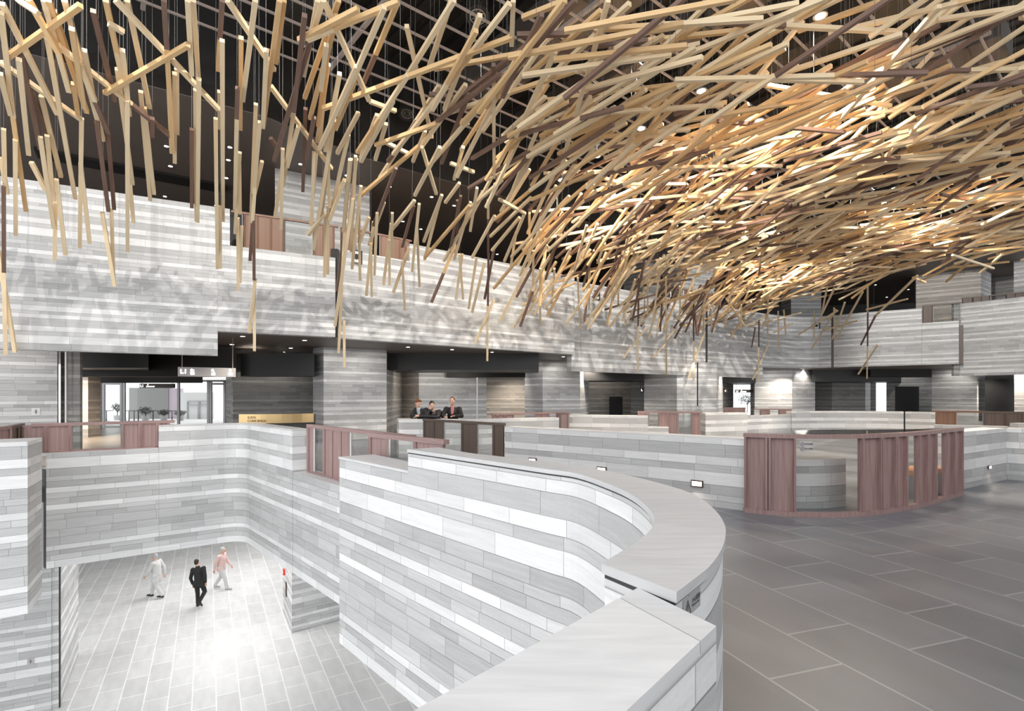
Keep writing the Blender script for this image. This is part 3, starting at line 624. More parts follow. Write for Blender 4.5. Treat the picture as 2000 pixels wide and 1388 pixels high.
for s, t_, z, e in ((-1,9.5,10.8,650),(3.5,8,10.8,650),(7.5,9.5,10.8,650),(12,9,10.8,700),(16.5,9,10.8,700),(22,9,10.8,900),(27,8,10.8,1300),(31,7,10.8,1600)):    # gallery wall washers inferred from batten shadows; last two added to brighten far right
    q = st(s,t_); aim = st(s+.8,17.4) if s < 25 else st(s+5,19) if s < 29 else P(1930,32.5); p = Vector((q.x,q.y,z))
    t = thing('wall_washer', 'black track spotlight clipped to the steel grid %s' % {-1:'at far left',3.5:'left, over the void',7.5:'left of centre',12:'near the centre',16.5:'right of centre',22:'at right',27:'at far right, added to brighten the gallery',31:'furthest right, added to light the end wall'}[s], 'spotlight', p, 'wall washers on the grid')
    dv = (Vector((aim.x,aim.y,5))-p).normalized()
    b = MB(); b.tube(p-dv*.3, p-dv*.02, .08, .09, 'black', 16); b.build('housing', t); b = MB(); b.tube(p-dv*.02, p, .08, .08, 'lens', 16); b.build('lens', t)
    b = MB(); b.tube(p-dv*.2, (p.x-dv.x*.2,p.y-dv.y*.2,11.7), .012, .012, 'black', 8); b.build('stem', t)
    spot('washer_lamp', p+dv*.03, e*(1.25 if s < 25 else 1.0), 75, (1,.95,.88), .025, (aim.x,aim.y,4.6), .5)
# ------------------------------------------------------------------ recessed downlights, then added fill lights
dls = [(474,656,3.72),(595,664,3.72),(453,672,3.72),(447,682,3.72),(554,687,3.72),(568,679,3.72),(797,677,3.72),(883,682,3.72),(961,687,3.72),(1031,692,3.72),(1100,696,3.72),(1570,722,3.72),
 (325,285,10.4),(333,324,10.4),(449,287,10.4),(446,312,10.4),(442,347,10.4),(322,383,10.4),(587,320,10.4),(422,401,10.4),(677,342,10.4),(761,364,10.4),(843,384,10.4),(887,401,10.4),(787,432,10.4),(822,447,10.4),(884,478,10.4),(971,496,10.4),(1155,494,10.4),(1195,532,10.4),(1710,556,10.4),(1732,580,10.4),(1774,565,10.4),(1930,534,10.4)]
zs = {3.72:'first floor soffit', 10.4:'upper gallery soffit'}
ORD = 'first second third fourth fifth sixth seventh eighth ninth tenth eleventh twelfth thirteenth fourteenth fifteenth sixteenth seventeenth eighteenth nineteenth'.split()
TENS = {20:('twenty','twentieth'),30:('thirty','thirtieth'),40:('forty','fortieth'),50:('fifty','fiftieth'),60:('sixty','sixtieth'),70:('seventy','seventieth')}
def ordinal(n):
    if n < 20: return ORD[n-1]
    t, r = n//10*10, n % 10
    return TENS[t][1] if r == 0 else TENS[t][0]+'-'+ORD[r-1]
rank = {}
for z in zs:
    for i, d in enumerate(sorted([d for d in dls if d[2] == z])): rank[d] = i+1
for d in dls:
    u, v, z = d; p = at(u, v, z)
    t = thing('downlight', 'small round recessed downlight, %s from the left in the %s' % (ordinal(rank[d]), zs[z]), 'downlight', p, 'recessed downlights')
    b = MB(); b.tube((p.x,p.y,z-.012), (p.x,p.y,z+.01), .095, .095, 'bronze', 16); b.build('trim_ring', t)
    b = MB(); b.tube((p.x,p.y,z-.016), (p.x,p.y,z-.012), .07, .07, 'lens_small', 16); b.build('lens', t)
for u, v, z, e, ang in ((474,656,3.7,90,120),(595,664,3.7,90,120),(883,682,3.7,160,130),(1031,692,3.7,160,130),(1570,722,3.7,300,140),(333,324,10.38,250,130),(843,384,10.38,250,130)):
    p = at(u, v, z); spot('downlight_lamp', p-Vector((0,0,.05)), e, ang, (1,.9,.78), .06, p-Vector((0,0,5)), .6)
for x, y, e in ((-18,21,700),(-14.6,17.5,380),(-16,26,800),(-10.5,21.6,420),(-4.5,27,420),(-2.6,26.3,260),(.2,32.2,220),(7.5,34,160),(26,42.8,260),(13.5,34,500),(4.5,31,300),(33.5,36,400),(29,35.5,350),(19.5,38,350),(-22,18,160)):
    spot('corridor_fill', (x,y,3.66), e, 130, (1,.88,.74), .06, (x,y,0), .6)  # fill spots without fittings, added to brighten corridors and alcoves
for q, ax_, e in ((on(CP,40),1.5,130),(on(CP,-60),1.5,110),(on(CP,660),1.5,150),(on(CP,725),1.5,150),(P(560,23.9),.9,90),(P(1045,29.6),1.4,110),(P(1096,30),1.5,170),(P(1295,31),1.2,130),(P(1360,31),1.3,150),(P(500,23),.9,90),(P(1180,37),1.6,120),(P(1510,39.2),1.4,140),(P(1570,40),1.3,120),(P(1660,44),1.6,110),(P(1780,43.2),1.6,110),(P(1860,39),1.5,230)):
    n_ = -q.normalized()*ax_; spot('wall_fill', (q.x+n_.x,q.y+n_.y,3.66), e*.2, 125, (1,.95,.88), .05, (q.x,q.y,1.3), .7)  # added fill in front of pillars and recess walls, no fitting modelled
for q in (P(820,26.2), P(890,26.4), P(985,29.5)): spot('wall_fill', (q.x,q.y,2.9), 38, 150, (1,.94,.86), .05, (q.x*1.1,q.y*1.1,1.2), .7)  # added fill for the alcove, set below its bulkhead
for x, y, e in ((-9,17,1500),(-12,23,1800),(-5,21,1200),(-16,15,900),(-9,29,1800)):
    area('lower_hall_fill', (x,y,-1.66), 3.2, e*.068, (0,0,0), (1,.985,.96))  # unseen area fill added under the deck to brighten the lower floor
# ------------------------------------------------------------------ step lights
def on_wall(L, u, v):
    q = on(L, u); return Vector((q.x, q.y, zat(v, q.y)))
for L, u, v, w, lab in ((WL,1041,899,.2,'lit step light low in the walkway parapet, leftmost of three'),(WL,1176,917,.2,'lit step light low in the walkway parapet, middle of three'),(WL,1362,944,.2,'lit step light in the walkway parapet nearest the curved screen'),((r1[0],r1[1]),1931,912,.13,'small step light in the stone parapet right of the curved screen')):
    L = (Vector(L[0]), Vector(L[1])); p = on_wall(L, u, v); d = (L[1]-L[0]).normalized(); n = Vector((d.y,-d.x)); n = n if n.y < 0 else -n
    t = thing('step_light', lab, 'wall light', p, 'step lights'); c = p+Vector((n.x,n.y,0))*.012; dd = Vector((d.x,d.y,0))
    b = MB(); b.beam(c-dd*(w/2), c+dd*(w/2), .03, w*.55, 'bronze'); b.build('frame', t)
    c2 = c+Vector((n.x,n.y,0))*.012; b = MB(); b.beam(c2-dd*(w*.4), c2+dd*(w*.4), .012, w*.36, 'lens_wall'); b.build('lens', t)
    spot('step_lamp', c2+Vector((n.x,n.y,0))*.05, 6 if w > .15 else 3, 140, (1,.85,.68), .05, c2+Vector((n.x,n.y,-1.2))*1.0, .7)
# ------------------------------------------------------------------ wall devices and notices
def device(L, u, v, lab):
    q = on(L, u); z = zat(v, q.y); d = (L[1]-L[0]).normalized(); n = Vector((d.y,-d.x)); dd = Vector((d.x,d.y,0)); nn = Vector((n.x,n.y,0)); p = Vector((q.x,q.y,z))
    t = thing('wall_projector', lab, 'projector', p, 'projectors in the gallery wall')
    b = MB(); b.beam(p-dd*.17+nn*.06, p+dd*.06+nn*.06, .12, .36, 'white'); b.build('body', t)
    b = MB(); b.beam(p+dd*.09+nn*.05, p+dd*.15+nn*.05, .1, .44, 'black'); b.beam(p-dd*.18+nn*.06+Vector((0,0,.2)), p+dd*.15+nn*.06+Vector((0,0,.2)), .12, .04, 'black'); b.build('bracket', t)
    b = MB(); b.tube(p-dd*.07+nn*.12, p-dd*.07+nn*.16, .09, .09, 'leather', 16); b.build('lens', t)
device(UF2, 697, 503, 'black and white projector on the gallery wall behind left battens')
device(UF3, 1165, 577, 'white projector with black bracket beside the gallery corner')
device(UF3, 1449, 619, 'white projector on the right gallery wall, between battens')
device((UF4[3],UF4[4]), 1597, 636, 'white projector on the curved gallery wall left of the dark seam')
def plate(name, lab, cat, L, u, v, w, h, m, body=None, mt='ink', fig=True, grp=None):
    q = on(L, u); z = zat(v, q.y); d = (L[1]-L[0]).normalized(); n = Vector((d.y,-d.x)); n = n if n.y < 0 else -n
    dd = Vector((d.x,d.y,0)); nn = Vector((n.x,n.y,0)); p = Vector((q.x,q.y,z))
    t = thing(name, lab, cat, p, grp); b = MB(); b.beam(p-dd*(w/2)+nn*.008, p+dd*(w/2)+nn*.008, .014, h, m); b.build('plate', t)
    if fig:
        c = p+nn*.018; b = MB(); b.beam(c+Vector((0,0,-h*.25)), c+Vector((0,0,h*.12)), w*.14, .006, mt); b.ball(c+Vector((0,0,h*.24)), w*.09, mt, 8, 5); b.beam(c-dd*w*.2+Vector((0,0,h*.02)), c+dd*w*.2+Vector((0,0,h*.06)), .006, h*.06, mt); b.build('pictogram', t)
    return t
plate('wall_notice', 'small white notice with a dark figure on the far left pillar', 'notice', CP, 70, 804, .19, .22, 'white', grp='wall notices')
RP = (P(1322,30.4), P(1400,31.6))
plate('wall_notice', 'white notice left of the dark seam on the right pillar', 'notice', RP, 1354, 795, .16, .3, 'white', grp='wall notices')
plate('wall_notice', 'white notice right of the dark seam on the right pillar', 'notice', RP, 1372, 795, .16, .3, 'white', grp='wall notices')
plate('wall_notice', 'small pale notice on the dim stone wall at the lower left', 'notice', (lw[0],lw[1]), 60, 1291, .13, .17, 'sign_grey', grp='wall notices')
b = MB(); b.strip([on(RP,1361.4)+Vector((0,-.02)), on(RP,1363.4)+Vector((0,-.02))], .03, 1.2, 3.7, 'black'); struct(b, 'trim_22')
b = MB(); b.strip([on(RP,1335)+Vector((0,-.02)), on(RP,1336.6)+Vector((0,-.02))], .03, .2, 3.7, 'steel'); struct(b, 'trim_23')
q = P(932,28.3); b = MB(); b.beam((q.x,q.y,0), (q.x,q.y,2.75), .07, .06, 'white'); struct(b, 'trim_24')
b = MB(); q = lc+Vector((.16,.12)); b.beam((q.x,q.y,0), (q.x,q.y,3.55), .04, .04, 'white'); struct(b, 'trim_reflection')  # white strip standing in for a thin reflected line beside the pillar
# fire alarm on the lower pillar
pa, pb = G(553,1193,-6.2), G(570,1236.5,-6.2); t = thing('fire_alarm', 'red fire alarm call point on the lower hall pillar', 'alarm', (*(pa.lerp(pb,.2)),-4.7))
d = (pb-pa).normalized(); n = Vector((d.y,-d.x)); n = n if n.x < 0 else -n; c = pa.lerp(pb,.2)+n*.03
b = MB(); b.beam((*(c-d*.09),-4.62), (*(c+d*.09),-4.62), .06, .2, 'red'); b.build('box', t); b = MB(); b.beam((*(c-d*.04+n*.035),-4.62), (*(c+d*.04+n*.035),-4.62), .01, .08, 'white'); b.build('push_plate', t)
b = MB(); c = pa.lerp(pb,.42)+n*.02; b.beam((*(c-d*.1),-5.1), (*(c+d*.1),-5.1), .03, .5, 'bronze'); tag(b.build('hose_cabinet'), 'narrow bronze cabinet door low on the lower hall pillar', 'cabinet')
# ------------------------------------------------------------------ etched plate on the curved wall
sa, sb_ = Vector(), Vector()
oc = list(reversed(outer)); la = [oc[0]]; 
def along(path, dist):
    for a, b_ in zip(path, path[1:]):
        L_ = (b_-a).length
        if dist <= L_: return a+(b_-a)*(dist/L_), (b_-a).normalized()
        dist -= L_
def dist_at(u, z=1.1):
    best = min((abs(proj((*along(oc, k*.004)[0], z))[0]-u), k*.004) for k in range(1,110)); return best[1]
dA, dB = dist_at(1333), dist_at(1366); LW_ = dB-dA
p0, _ = along(oc, dA); p1, _ = along(oc, dB); pm = (p0+p1)/2
d = (p1-p0).normalized(); n = Vector((d.y,-d.x)); n = n if n.dot(pm-oc[0]+Vector((1,-.5))) > 0 else -n
t = thing('etched_plate', 'small etched warning plate with a triangle on the curved near wall', 'sign', (pm.x,pm.y,1.085))
def lp_(a, z, o=.0045):
    q, _ = along(oc, dA+a*LW_); return Vector((q.x+n.x*o, q.y+n.y*o, z))
b = MB()
for k in range(6):
    b.beam((lp_(k/6,1.1155,.002)), (lp_((k+1)/6,1.1155,.002)), .003, .062, 'sign_plate')
b.build('plate', t)
b = MB(); tri = [lp_(.05,1.094), lp_(.38,1.094), lp_(.215,1.138)]
for k in range(3): b.beam(tri[k], tri[(k+1)%3], .002, .0035, 'ink')
b.beam(lp_(.215,1.104), lp_(.215,1.124), .003, .003, 'ink'); b.build('symbol', t)
x3 = Vector((d.x,d.y,0)); text('小心碰撞', 'lettering', t, lp_(.44,1.120,.006), x3, LW_*.125, 'ink', .0006); text('Mind your head', 'lettering_small', t, lp_(.44,1.107,.006), x3, LW_*.07, 'ink', .0006)
# ------------------------------------------------------------------ hanging signs and concierge desk
def arrow(b, c, x, ang, s, m):
    z = Vector((0,0,1)); a = x*cos(ang)+z*sin(ang); o = x*(-sin(ang))+z*cos(ang)
    b.beam(c-a*s, c+a*s, .006, s*.38, m, up=o); b.beam(c+a*s, c+a*s*.2+o*s*.8, .006, s*.36, m, up=o.cross(a).cross(a)+o*.01); b.beam(c+a*s, c+a*s*.2-o*s*.8, .006, s*.36, m, up=o)
a0, a1 = P(347.5,17.2), P(460.5,18.0); z0, z1 = zat(735,17.4), zat(717,17.4); x = Vector((*(a1-a0).normalized(),0)); n = Vector((x.y,-x.x,0)); L_ = (a1-a0).length
t = thing('hanging_sign', 'long lit directory sign on two rods, marked L1, nearest the void', 'sign', (*((a0+a1)/2), z0), 'hanging direction signs')
b = MB(); b.beam((*a0,(z0+z1)/2), (*a1,(z0+z1)/2), .14, z1-z0, 'sign_grey'); b.build('box', t)
for k in (.07,.945):
    q = a0.lerp(a1,k); b = MB(); b.tube((q.x,q.y,z1), (q.x,q.y,3.72), .014, .014, 'tube', 8); b.build('rod', t)
og = Vector((*a0,z0))+n*.075
text('L1', 'lettering', t, og+x*.06+Vector((0,0,.09)), x, .2, 'sign_text', .003)
b = MB(); arrow(b, og+x*.40+Vector((0,0,.2)), x, pi, .05, 'sign_text'); b.build('arrow_symbol', t)
b = MB()
for zz, xx in ((.07,.35),(.13,.35)): b.beam(og+x*xx+Vector((0,0,zz)), og+x*(xx+.1)+Vector((0,0,zz)), .004, .022, 'sign_text')
for xx in (.36,.44): b.beam(og+x*xx+Vector((0,0,.06)), og+x*xx+Vector((0,0,.14)), .02, .004, 'sign_text')
b.build('lift_symbol', t)
b = MB(); arrow(b, og+x*.98+Vector((0,0,.2)), x, pi*.75, .045, 'sign_text'); b.beam(og+x*.94+Vector((0,0,.07)), og+x*1.04+Vector((0,0,.07)), .004, .03, 'sign_text'); b.beam(og+x*.94+Vector((0,0,.12)), og+x*1.04+Vector((0,0,.12)), .004, .02, 'sign_text'); b.build('stair_symbol', t)
b = MB(); arrow(b, og+x*(L_-.17)+Vector((0,0,.2)), x, pi/2, .045, 'sign_text'); b.beam(og+x*(L_-.22)+Vector((0,0,.1)), og+x*(L_-.1)+Vector((0,0,.1)), .004, .07, 'sign_text'); b.build('escalator_symbol', t)
def small_sign(lab, u0, u1, d0, v0, v1, body, rods=True, ext=0):
    a0, a1 = P(u0,d0), P(u1,d0); z0, z1 = zat(v1,d0), zat(v0,d0)
    t = thing('hanging_sign', lab, 'sign', (*((a0+a1)/2), z0), 'hanging direction signs')
    b = MB(); b.beam((*a0,(z0+z1)/2), (*a1,(z0+z1)/2), .12, z1-z0, 'sign_dark'); b.build('box', t)
    h = z1-z0; o = Vector((a0.x+.04,d0-.066,z0+h*.22)); text(body, 'lettering', t, o, (1,0,0), h*.8, 'sign_text', .003)
    if u1-u0 > 30:
        b = MB(); c = o+Vector((h*1.75,0,h*.5)); arrow(b, c, Vector((1,0,0)), pi/2, h*.14, 'sign_text'); b.build('arrow_symbol', t)
        b = MB()
        for k in range(4): b.beam(o+Vector((h*1.4+k*h*.5,0,h*.12)), o+Vector((h*1.75+k*h*.5,0,h*.12)), .004, h*.24, 'sign_text')
        b.build('pictogram', t)
    for k in (.06,.94):
        q = a0.lerp(a1,k); b = MB(); b.tube((q.x,q.y,z1), (q.x,q.y,3.72), .012, .012, 'black', 6); b.build('rod', t)
small_sign('small dark hanging sign marked L1 in front of the glazed entrance', 274, 341, 26.6, 749, 757.5, 'L1')
small_sign('dark hanging sign marked L1 in front of the bright far window', 1436, 1474, 40, 760.5, 766.5, 'L1')
small_sign('tiny square hanging sign left of the bright far window', 1413.5, 1420.5, 37, 760, 766, '4')
small_sign('tiny lit hanging sign beside the right pillar', 1250.5, 1257.5, 33, 757.5, 765, 'L')
p = [P(466.5,19.3), P(520,19.4), P(570,19.7), P(613,20.3)]; zt, zb = zat(808.5,19.4), zat(826.5,19.4)
t = thing('concierge_desk', 'gold fronted concierge desk behind the void corner wall', 'desk', (*p[1],0))
b = MB(); b.strip(smooth_path(p,5), .06, zb, zt, 'gold'); b.build('gold_front', t)
b = MB(); b.strip(smooth_path([q+Vector((.03,.08)) for q in p],5), .6, 0, zt-.03, 'charcoal'); b.build('carcass', t)
x = (p[1]-p[0]).normalized(); text('礼宾台', 'lettering', t, (p[0].x+.30,p[0].y-.006,zt-.155), (x.x,x.y,0), .1, 'gilt_ink', .003); text('CONCIERGE', 'lettering', t, (p[0].x+.30,p[0].y-.006,zt-.28), (x.x,x.y,0), .115, 'gilt_ink', .003)
# ------------------------------------------------------------------ glazed entrance and what stands outside it
gd = 30.2
w1 = thing('window_1', 'glazed entrance screen with two framed doors', 'window', (*P(320,gd),0)); w1['kind'] = 'structure'
for u in (199,203,237,243,349,407,412,439):
    q = P(u,gd); b = MB(); b.beam((q.x,q.y,0), (q.x,q.y,2.6), .12, .1, 'alu'); b.build('mullion', w1)
for z in (.06,2.45): 
    a, c = P(203,gd), P(237,gd); b = MB(); b.beam((a.x,a.y,z), (c.x,c.y,z), .08, .12, 'alu'); b.build('door_rail', w1)
    a, c = P(412,gd), P(439,gd); b = MB(); b.beam((a.x,a.y,z), (c.x,c.y,z), .08, .12, 'alu'); b.build('door_rail', w1)
a, c = P(197,gd), P(441,gd); b = MB(); b.beam((a.x,a.y,1.3), (c.x,c.y,1.3), .015, 2.5, 'glass'); b.build('pane', w1)
b = MB(); b.beam((a.x,a.y,2.62), (c.x,c.y,2.62), .1, .12, 'alu'); b.build('header', w1)
for nm, lab, cat, u0, u1, d0, v0, v1, m in (('render_wall','grey rendered wall outside the glazed entrance','wall',252,329,42,757,812,'greywall'),('lilac_board','lilac display board outside, right of the grey wall','board',330,349,42,758,816,'lilac'),('white_kiosk','white kiosk wall with doors outside the entrance','kiosk',350,410,41.5,766,822,'white')):
    b = MB(); q0, q1 = P(u0,d0), P(u1,d0)
    t = thing(nm, lab, cat, (*((q0+q1)/2),-.02))
    b.prism([q0,q1,q1+Vector((0,.6)),q0+Vector((0,.6))], -.02, zat(v0,d0), m); b.build('body', t)
    if nm == 'white_kiosk':
        for ua, ub in ((366,387),(389,406)):
            b = MB(); qa, qb = P(ua,d0-.05), P(ub,d0-.05)
            for aa, bb in (((qa.x,qa.y,0),(qa.x,qa.y,1.35)),((qb.x,qb.y,0),(qb.x,qb.y,1.35)),((qa.x,qa.y,1.35),(qb.x,qb.y,1.35)),((qa.x,qa.y,1.05),(qb.x,qb.y,1.05))): b.beam(aa, bb, .07, .07, 'alu')
            b.build('door_frame', t)
def tree(lab, u, d, h, spread, seed, pot=True, n=260):
    rnd = random.Random(seed); q = P(u,d); t = thing('small_tree', lab, 'tree', (q.x,q.y,-.02), 'small trees outside')
    b = MB(); b.tube((q.x,q.y,.2 if pot else 0), (q.x+.03,q.y,h*.55), .04, .025, 'bark', 8)
    for k in range(7):
        an = rnd.uniform(0,6.28); b.tube((q.x+.03,q.y,h*(.4+.03*k)), (q.x+cos(an)*spread*.7,q.y+sin(an)*spread*.7,h*rnd.uniform(.65,.95)), .018, .006, 'bark', 5)
    b.build('trunk', t); b = MB()
    for k in range(n):
        v = Vector((rnd.gauss(0,1),rnd.gauss(0,1),rnd.gauss(0,1))).normalized()*rnd.uniform(.35,1)
        c = Vector((q.x+v.x*spread,q.y+v.y*spread,h*.72+v.z*h*.28)); a = Vector((rnd.uniform(-1,1),rnd.uniform(-1,1),rnd.uniform(-1,1))).normalized()*.06; o = a.orthogonal().normalized()*.03
        b.poly([c-a,c+o,c+a,c-o], 'leaf')
    b.build('foliage', t)
    if pot: b = MB(); b.tube((q.x,q.y,-.02), (q.x,q.y,.32), .2, .26, 'planter', 14); b.build('pot', t)
tree('small potted tree outside, seen through the left entrance door', 229, 40, 1.25, .4, 1)
tree('small potted tree outside, left in front of the grey wall', 284, 39, 1.0, .5, 2)
tree('small potted tree outside, in front of the right end of the grey wall', 320, 39, .8, .45, 3)
tree('small potted tree outside, in front of the white kiosk', 352, 39, .75, .45, 4)
tree('leafy tree filling the bright far window', 1459, 52, 2.0, 1.0, 5, False, 700)
for i, u in enumerate((208,252,262,270,299,336)):
    q = P(u,38); t = thing('cafe_table', 'small dark cafe table outside the entrance, %s from the left' % ORD[i], 'table', (q.x,q.y,-.02), 'cafe tables outside')
    b = MB(); b.tube((q.x,q.y,.70), (q.x,q.y,.74), .36, .36, 'charcoal', 18); b.build('table_top', t); b = MB(); b.tube((q.x,q.y,-.02), (q.x,q.y,.70), .035, .03, 'charcoal', 8); b.build('leg', t); b = MB(); b.tube((q.x,q.y,-.02), (q.x,q.y,.0), .22, .2, 'charcoal', 14); b.build('base', t)
w2 = thing('window_2', 'bright far window between two stone pillars', 'window', (*P(1453,44.5),0)); w2['kind'] = 'structure'
a, c = P(1430,44.5), P(1476,44.5); b = MB(); b.beam((a.x,a.y,1.5), (c.x,c.y,1.5), .02, 3, 'glass'); b.build('pane', w2)
b = MB(); b.beam((a.x,a.y,2.75), (c.x,c.y,2.75), .1, .12, 'alu'); b.build('header', w2)
for u in (1431,1467): q = P(u,44.5); b = MB(); b.beam((q.x,q.y,0), (q.x,q.y,2.7), .08, .08, 'alu'); b.build('mullion', w2)
w3 = thing('window_3', 'small bright window in the far right recess', 'window', (*P(1720,47.5),0)); w3['kind'] = 'structure'
a, c = P(1705,47.5), P(1733,47.5); b = MB(); b.beam((a.x,a.y,1.4), (c.x,c.y,1.4), .02, 2.6, 'glass'); b.build('pane', w3)
b = MB(); b.prism([P(1700,47.2),P(1711,47.2),P(1711,47.4),P(1700,47.4)], 0, 3.7, 'stone_dim'); struct(b, 'wall_far_recess')
#MARK_PEOPLE
# ------------------------------------------------------------------ people
def remesh(b, vox, name, parent, mats=None, smooth=2):
    tmp = b.build('tmp', None, (0,0,0)); md = tmp.modifiers.new('r', 'REMESH'); md.mode = 'VOXEL'; md.voxel_size = vox; md.use_smooth_shade = True
    if smooth: sm = tmp.modifiers.new('s', 'SMOOTH'); sm.iterations = smooth; sm.factor = .5
    bpy.context.view_layer.update()
    me = bpy.data.meshes.new_from_object(tmp.evaluated_get(bpy.context.evaluated_depsgraph_get())); me.name = name
    for vx in (1.07, .93, 1.17, .83):
        if len(me.vertices): break
        md.voxel_size = vox*vx; bpy.context.view_layer.update(); me = bpy.data.meshes.new_from_object(tmp.evaluated_get(bpy.context.evaluated_depsgraph_get())); me.name = name
    mm = tmp.data.materials[0]; bpy.data.objects.remove(tmp); me.materials.clear(); me.materials.append(mm)
    for p in me.polygons: p.use_smooth = True; p.material_index = 0
    o = bpy.data.objects.new(name, me); C.objects.link(o); o.parent = parent; return o
def cap(b, p, q, r0, r1, m):
    ox = .0004*(len(b.v) % 7); p = Vector(p)+Vector((ox,-ox,ox)); q = Vector(q)+Vector((-ox,ox,.5*ox))
    b.tube(p, q, r0, r1, m, 12); b.ball(p, r0, m, 12, 8); b.ball(q, r1, m, 12, 8)
def person(label, loc, face, J, out, group=None):
    """local frame: x right, y forward, z up; J holds joints; face = heading angle about z"""
    t = thing('person', label, 'person', loc, group); t.rotation_euler = (0,0,face)
    V = lambda k: Vector(J[k])
    up = (V('neck')-V('chest')).normalized()
    hr = Matrix.Rotation(J.get('yaw',0),3,'Z') @ Matrix.Rotation(-J.get('nod',0),3,'X') @ Matrix.Rotation(J.get('tilt',0),3,'Y')
    hc = V('head'); hp = lambda x,y,z: hc+hr @ Vector((x,y,z))
    b = MB(); s = 'skin'
    cap(b, V('pelvis'), V('chest'), .125, .14, s); cap(b, V('chest'), V('neck'), .12, .065, s); cap(b, V('neck'), hp(0,-.01,-.05), .056, .055, s)
    for sd, sg in (('l',-1),('r',1)):
        cap(b, V('chest')+Vector((0,0,.04)), V('sh'+sd), .09, .062, s); cap(b, V('sh'+sd), V('el'+sd), .055, .042, s); cap(b, V('el'+sd), V('wr'+sd), .042, .028, s)
        cap(b, V('pelvis'), V('hip'+sd), .11, .10, s); cap(b, V('hip'+sd), V('kn'+sd), .085, .058, s); cap(b, V('kn'+sd), V('an'+sd), .055, .036, s)
        fd = Vector(J.get('ft'+sd, (0,1,0))).normalized(); cap(b, V('an'+sd)+Vector((0,0,-.04)), V('an'+sd)+fd*.15+Vector((0,0,-.05)), .038, .032, s)
        # hand: palm, four fingers of unequal length with a bend, thumb from the side of the palm
        f = (V('wr'+sd)-V('el'+sd)).normalized(); f = Vector(J.get('hd'+sd, f)).normalized(); side = f.cross(Vector(J.get('pn'+sd, (0,0,1)))).normalized(); nrm = side.cross(f)
        w = V('wr'+sd)
        for k in (-1.5,-.5,.5,1.5): cap(b, w+side*(k*.012), w+f*.085+side*(k*.019), .016, .012, s)
        for k, ln in ((-1.5,.065),(-.5,.078),(.5,.072),(1.5,.055)):
            a0_ = w+f*.088+side*(k*.020); a1_ = a0_+f*ln*.5-nrm*.008; a2_ = a1_+f*ln*.38-nrm*.026; cap(b, a0_, a1_, .0095, .009, s); cap(b, a1_, a2_, .009, .0075, s)
        ts = side*(-1 if sd == 'r' else 1); cap(b, w+f*.025+ts*.024, w+f*.06+ts*.05, .013, .011, s); cap(b, w+f*.06+ts*.05, w+f*.09+ts*.055-nrm*.01, .011, .009, s)
    b.ball(hp(0,-.005,.02), .1, s, 18, 12, (.78,.98,1.08), hr); b.ball(hp(0,.025,-.055), .066, s, 14, 10, (.9,.95,.95), hr); b.ball(hp(0,.05,-.095), .026, s)
    cap(b, hp(0,.088,.015), hp(0,.112,-.022), .011, .016, s); cap(b, hp(-.035,.082,.03), hp(.035,.082,.03), .014, .014, s); cap(b, hp(-.022,.084,-.062), hp(.022,.084,-.062), .009, .009, s)
    for sg in (-1,1): b.ball(hp(sg*.079,-.005,-.005), .026, s, 10, 8, (.35,.8,1.15), hr); b.ball(hp(sg*.04,.06,-.03), .03, s)
    remesh(b, .009, 'body', t, smooth=1)
    for sg in (-1,1):
        b = MB(); b.ball(hp(sg*.031,.087,.008), .010, 'ink', 8, 6); ey = b.build('eye', t, smooth=True); ey.data.transform(Matrix.Translation(wloc(t)))
    # clothes
    b = MB(); j = out['jacket']; k = out.get('bulk', 0)
    cap(b, V('pelvis')+Vector((0,0,.0)), V('chest'), .165+k, .172+k, j); cap(b, V('chest'), V('neck')-up*.05, .15+k, .085, j)
    for sd in 'lr':
        cap(b, V('chest')+Vector((0,0,.03)), V('sh'+sd), .11, .084+k, j); cap(b, V('sh'+sd), V('el'+sd), .078+k, .064+k, j); cap(b, V('el'+sd), V('wr'+sd)-(V('wr'+sd)-V('el'+sd)).normalized()*.02, .062+k, .048+k*.5, j)
        cap(b, V('pelvis'), V('hip'+sd)+Vector((0,0,out.get('hem',-.02))), .15, .135, j)
    remesh(b, .014, 'jacket', t)
    b = MB(); j = out['trousers']
    for sd, e_ in (('l',0),('r',.003)): cap(b, V('pelvis')-Vector((e_,e_,.02+e_)), V('hip'+sd), .135+e_, .125+e_, j); cap(b, V('hip'+sd), V('kn'+sd), .108, .078, j); cap(b, V('kn'+sd), V('an'+sd)+Vector((0,0,.03)), .078, .066, j)
    remesh(b, .015, 'trousers', t)
    for sd in 'lr':
        b = MB(); fd = Vector(J.get('ft'+sd, (0,1,0))).normalized(); a = V('an'+sd)+Vector((0,0,-.045)); cap(b, a-fd*.03, a+fd*.08, .048, .046, out['shoe']); cap(b, a+fd*.08, a+fd*.19-Vector((0,0,.01)), .044, .034, out['shoe']); remesh(b, .012, 'shoe', t)
    if out.get('shirt'):
        b = MB(); fw_ = Vector((0,1,0)); c0 = V('neck')-up*.02; c1 = V('chest')*.55+V('pelvis')*.45
        cap(b, c0+fw_*.05, V('chest')+fw_*.125, .055, .055, out['shirt']); cap(b, V('chest')+fw_*.125, c1+fw_*.14, .05, .03, out['shirt']); cap(b, V('neck')-up*.035, V('neck')+up*.0, .07, .066, out['shirt']); remesh(b, .012, 'shirt', t)
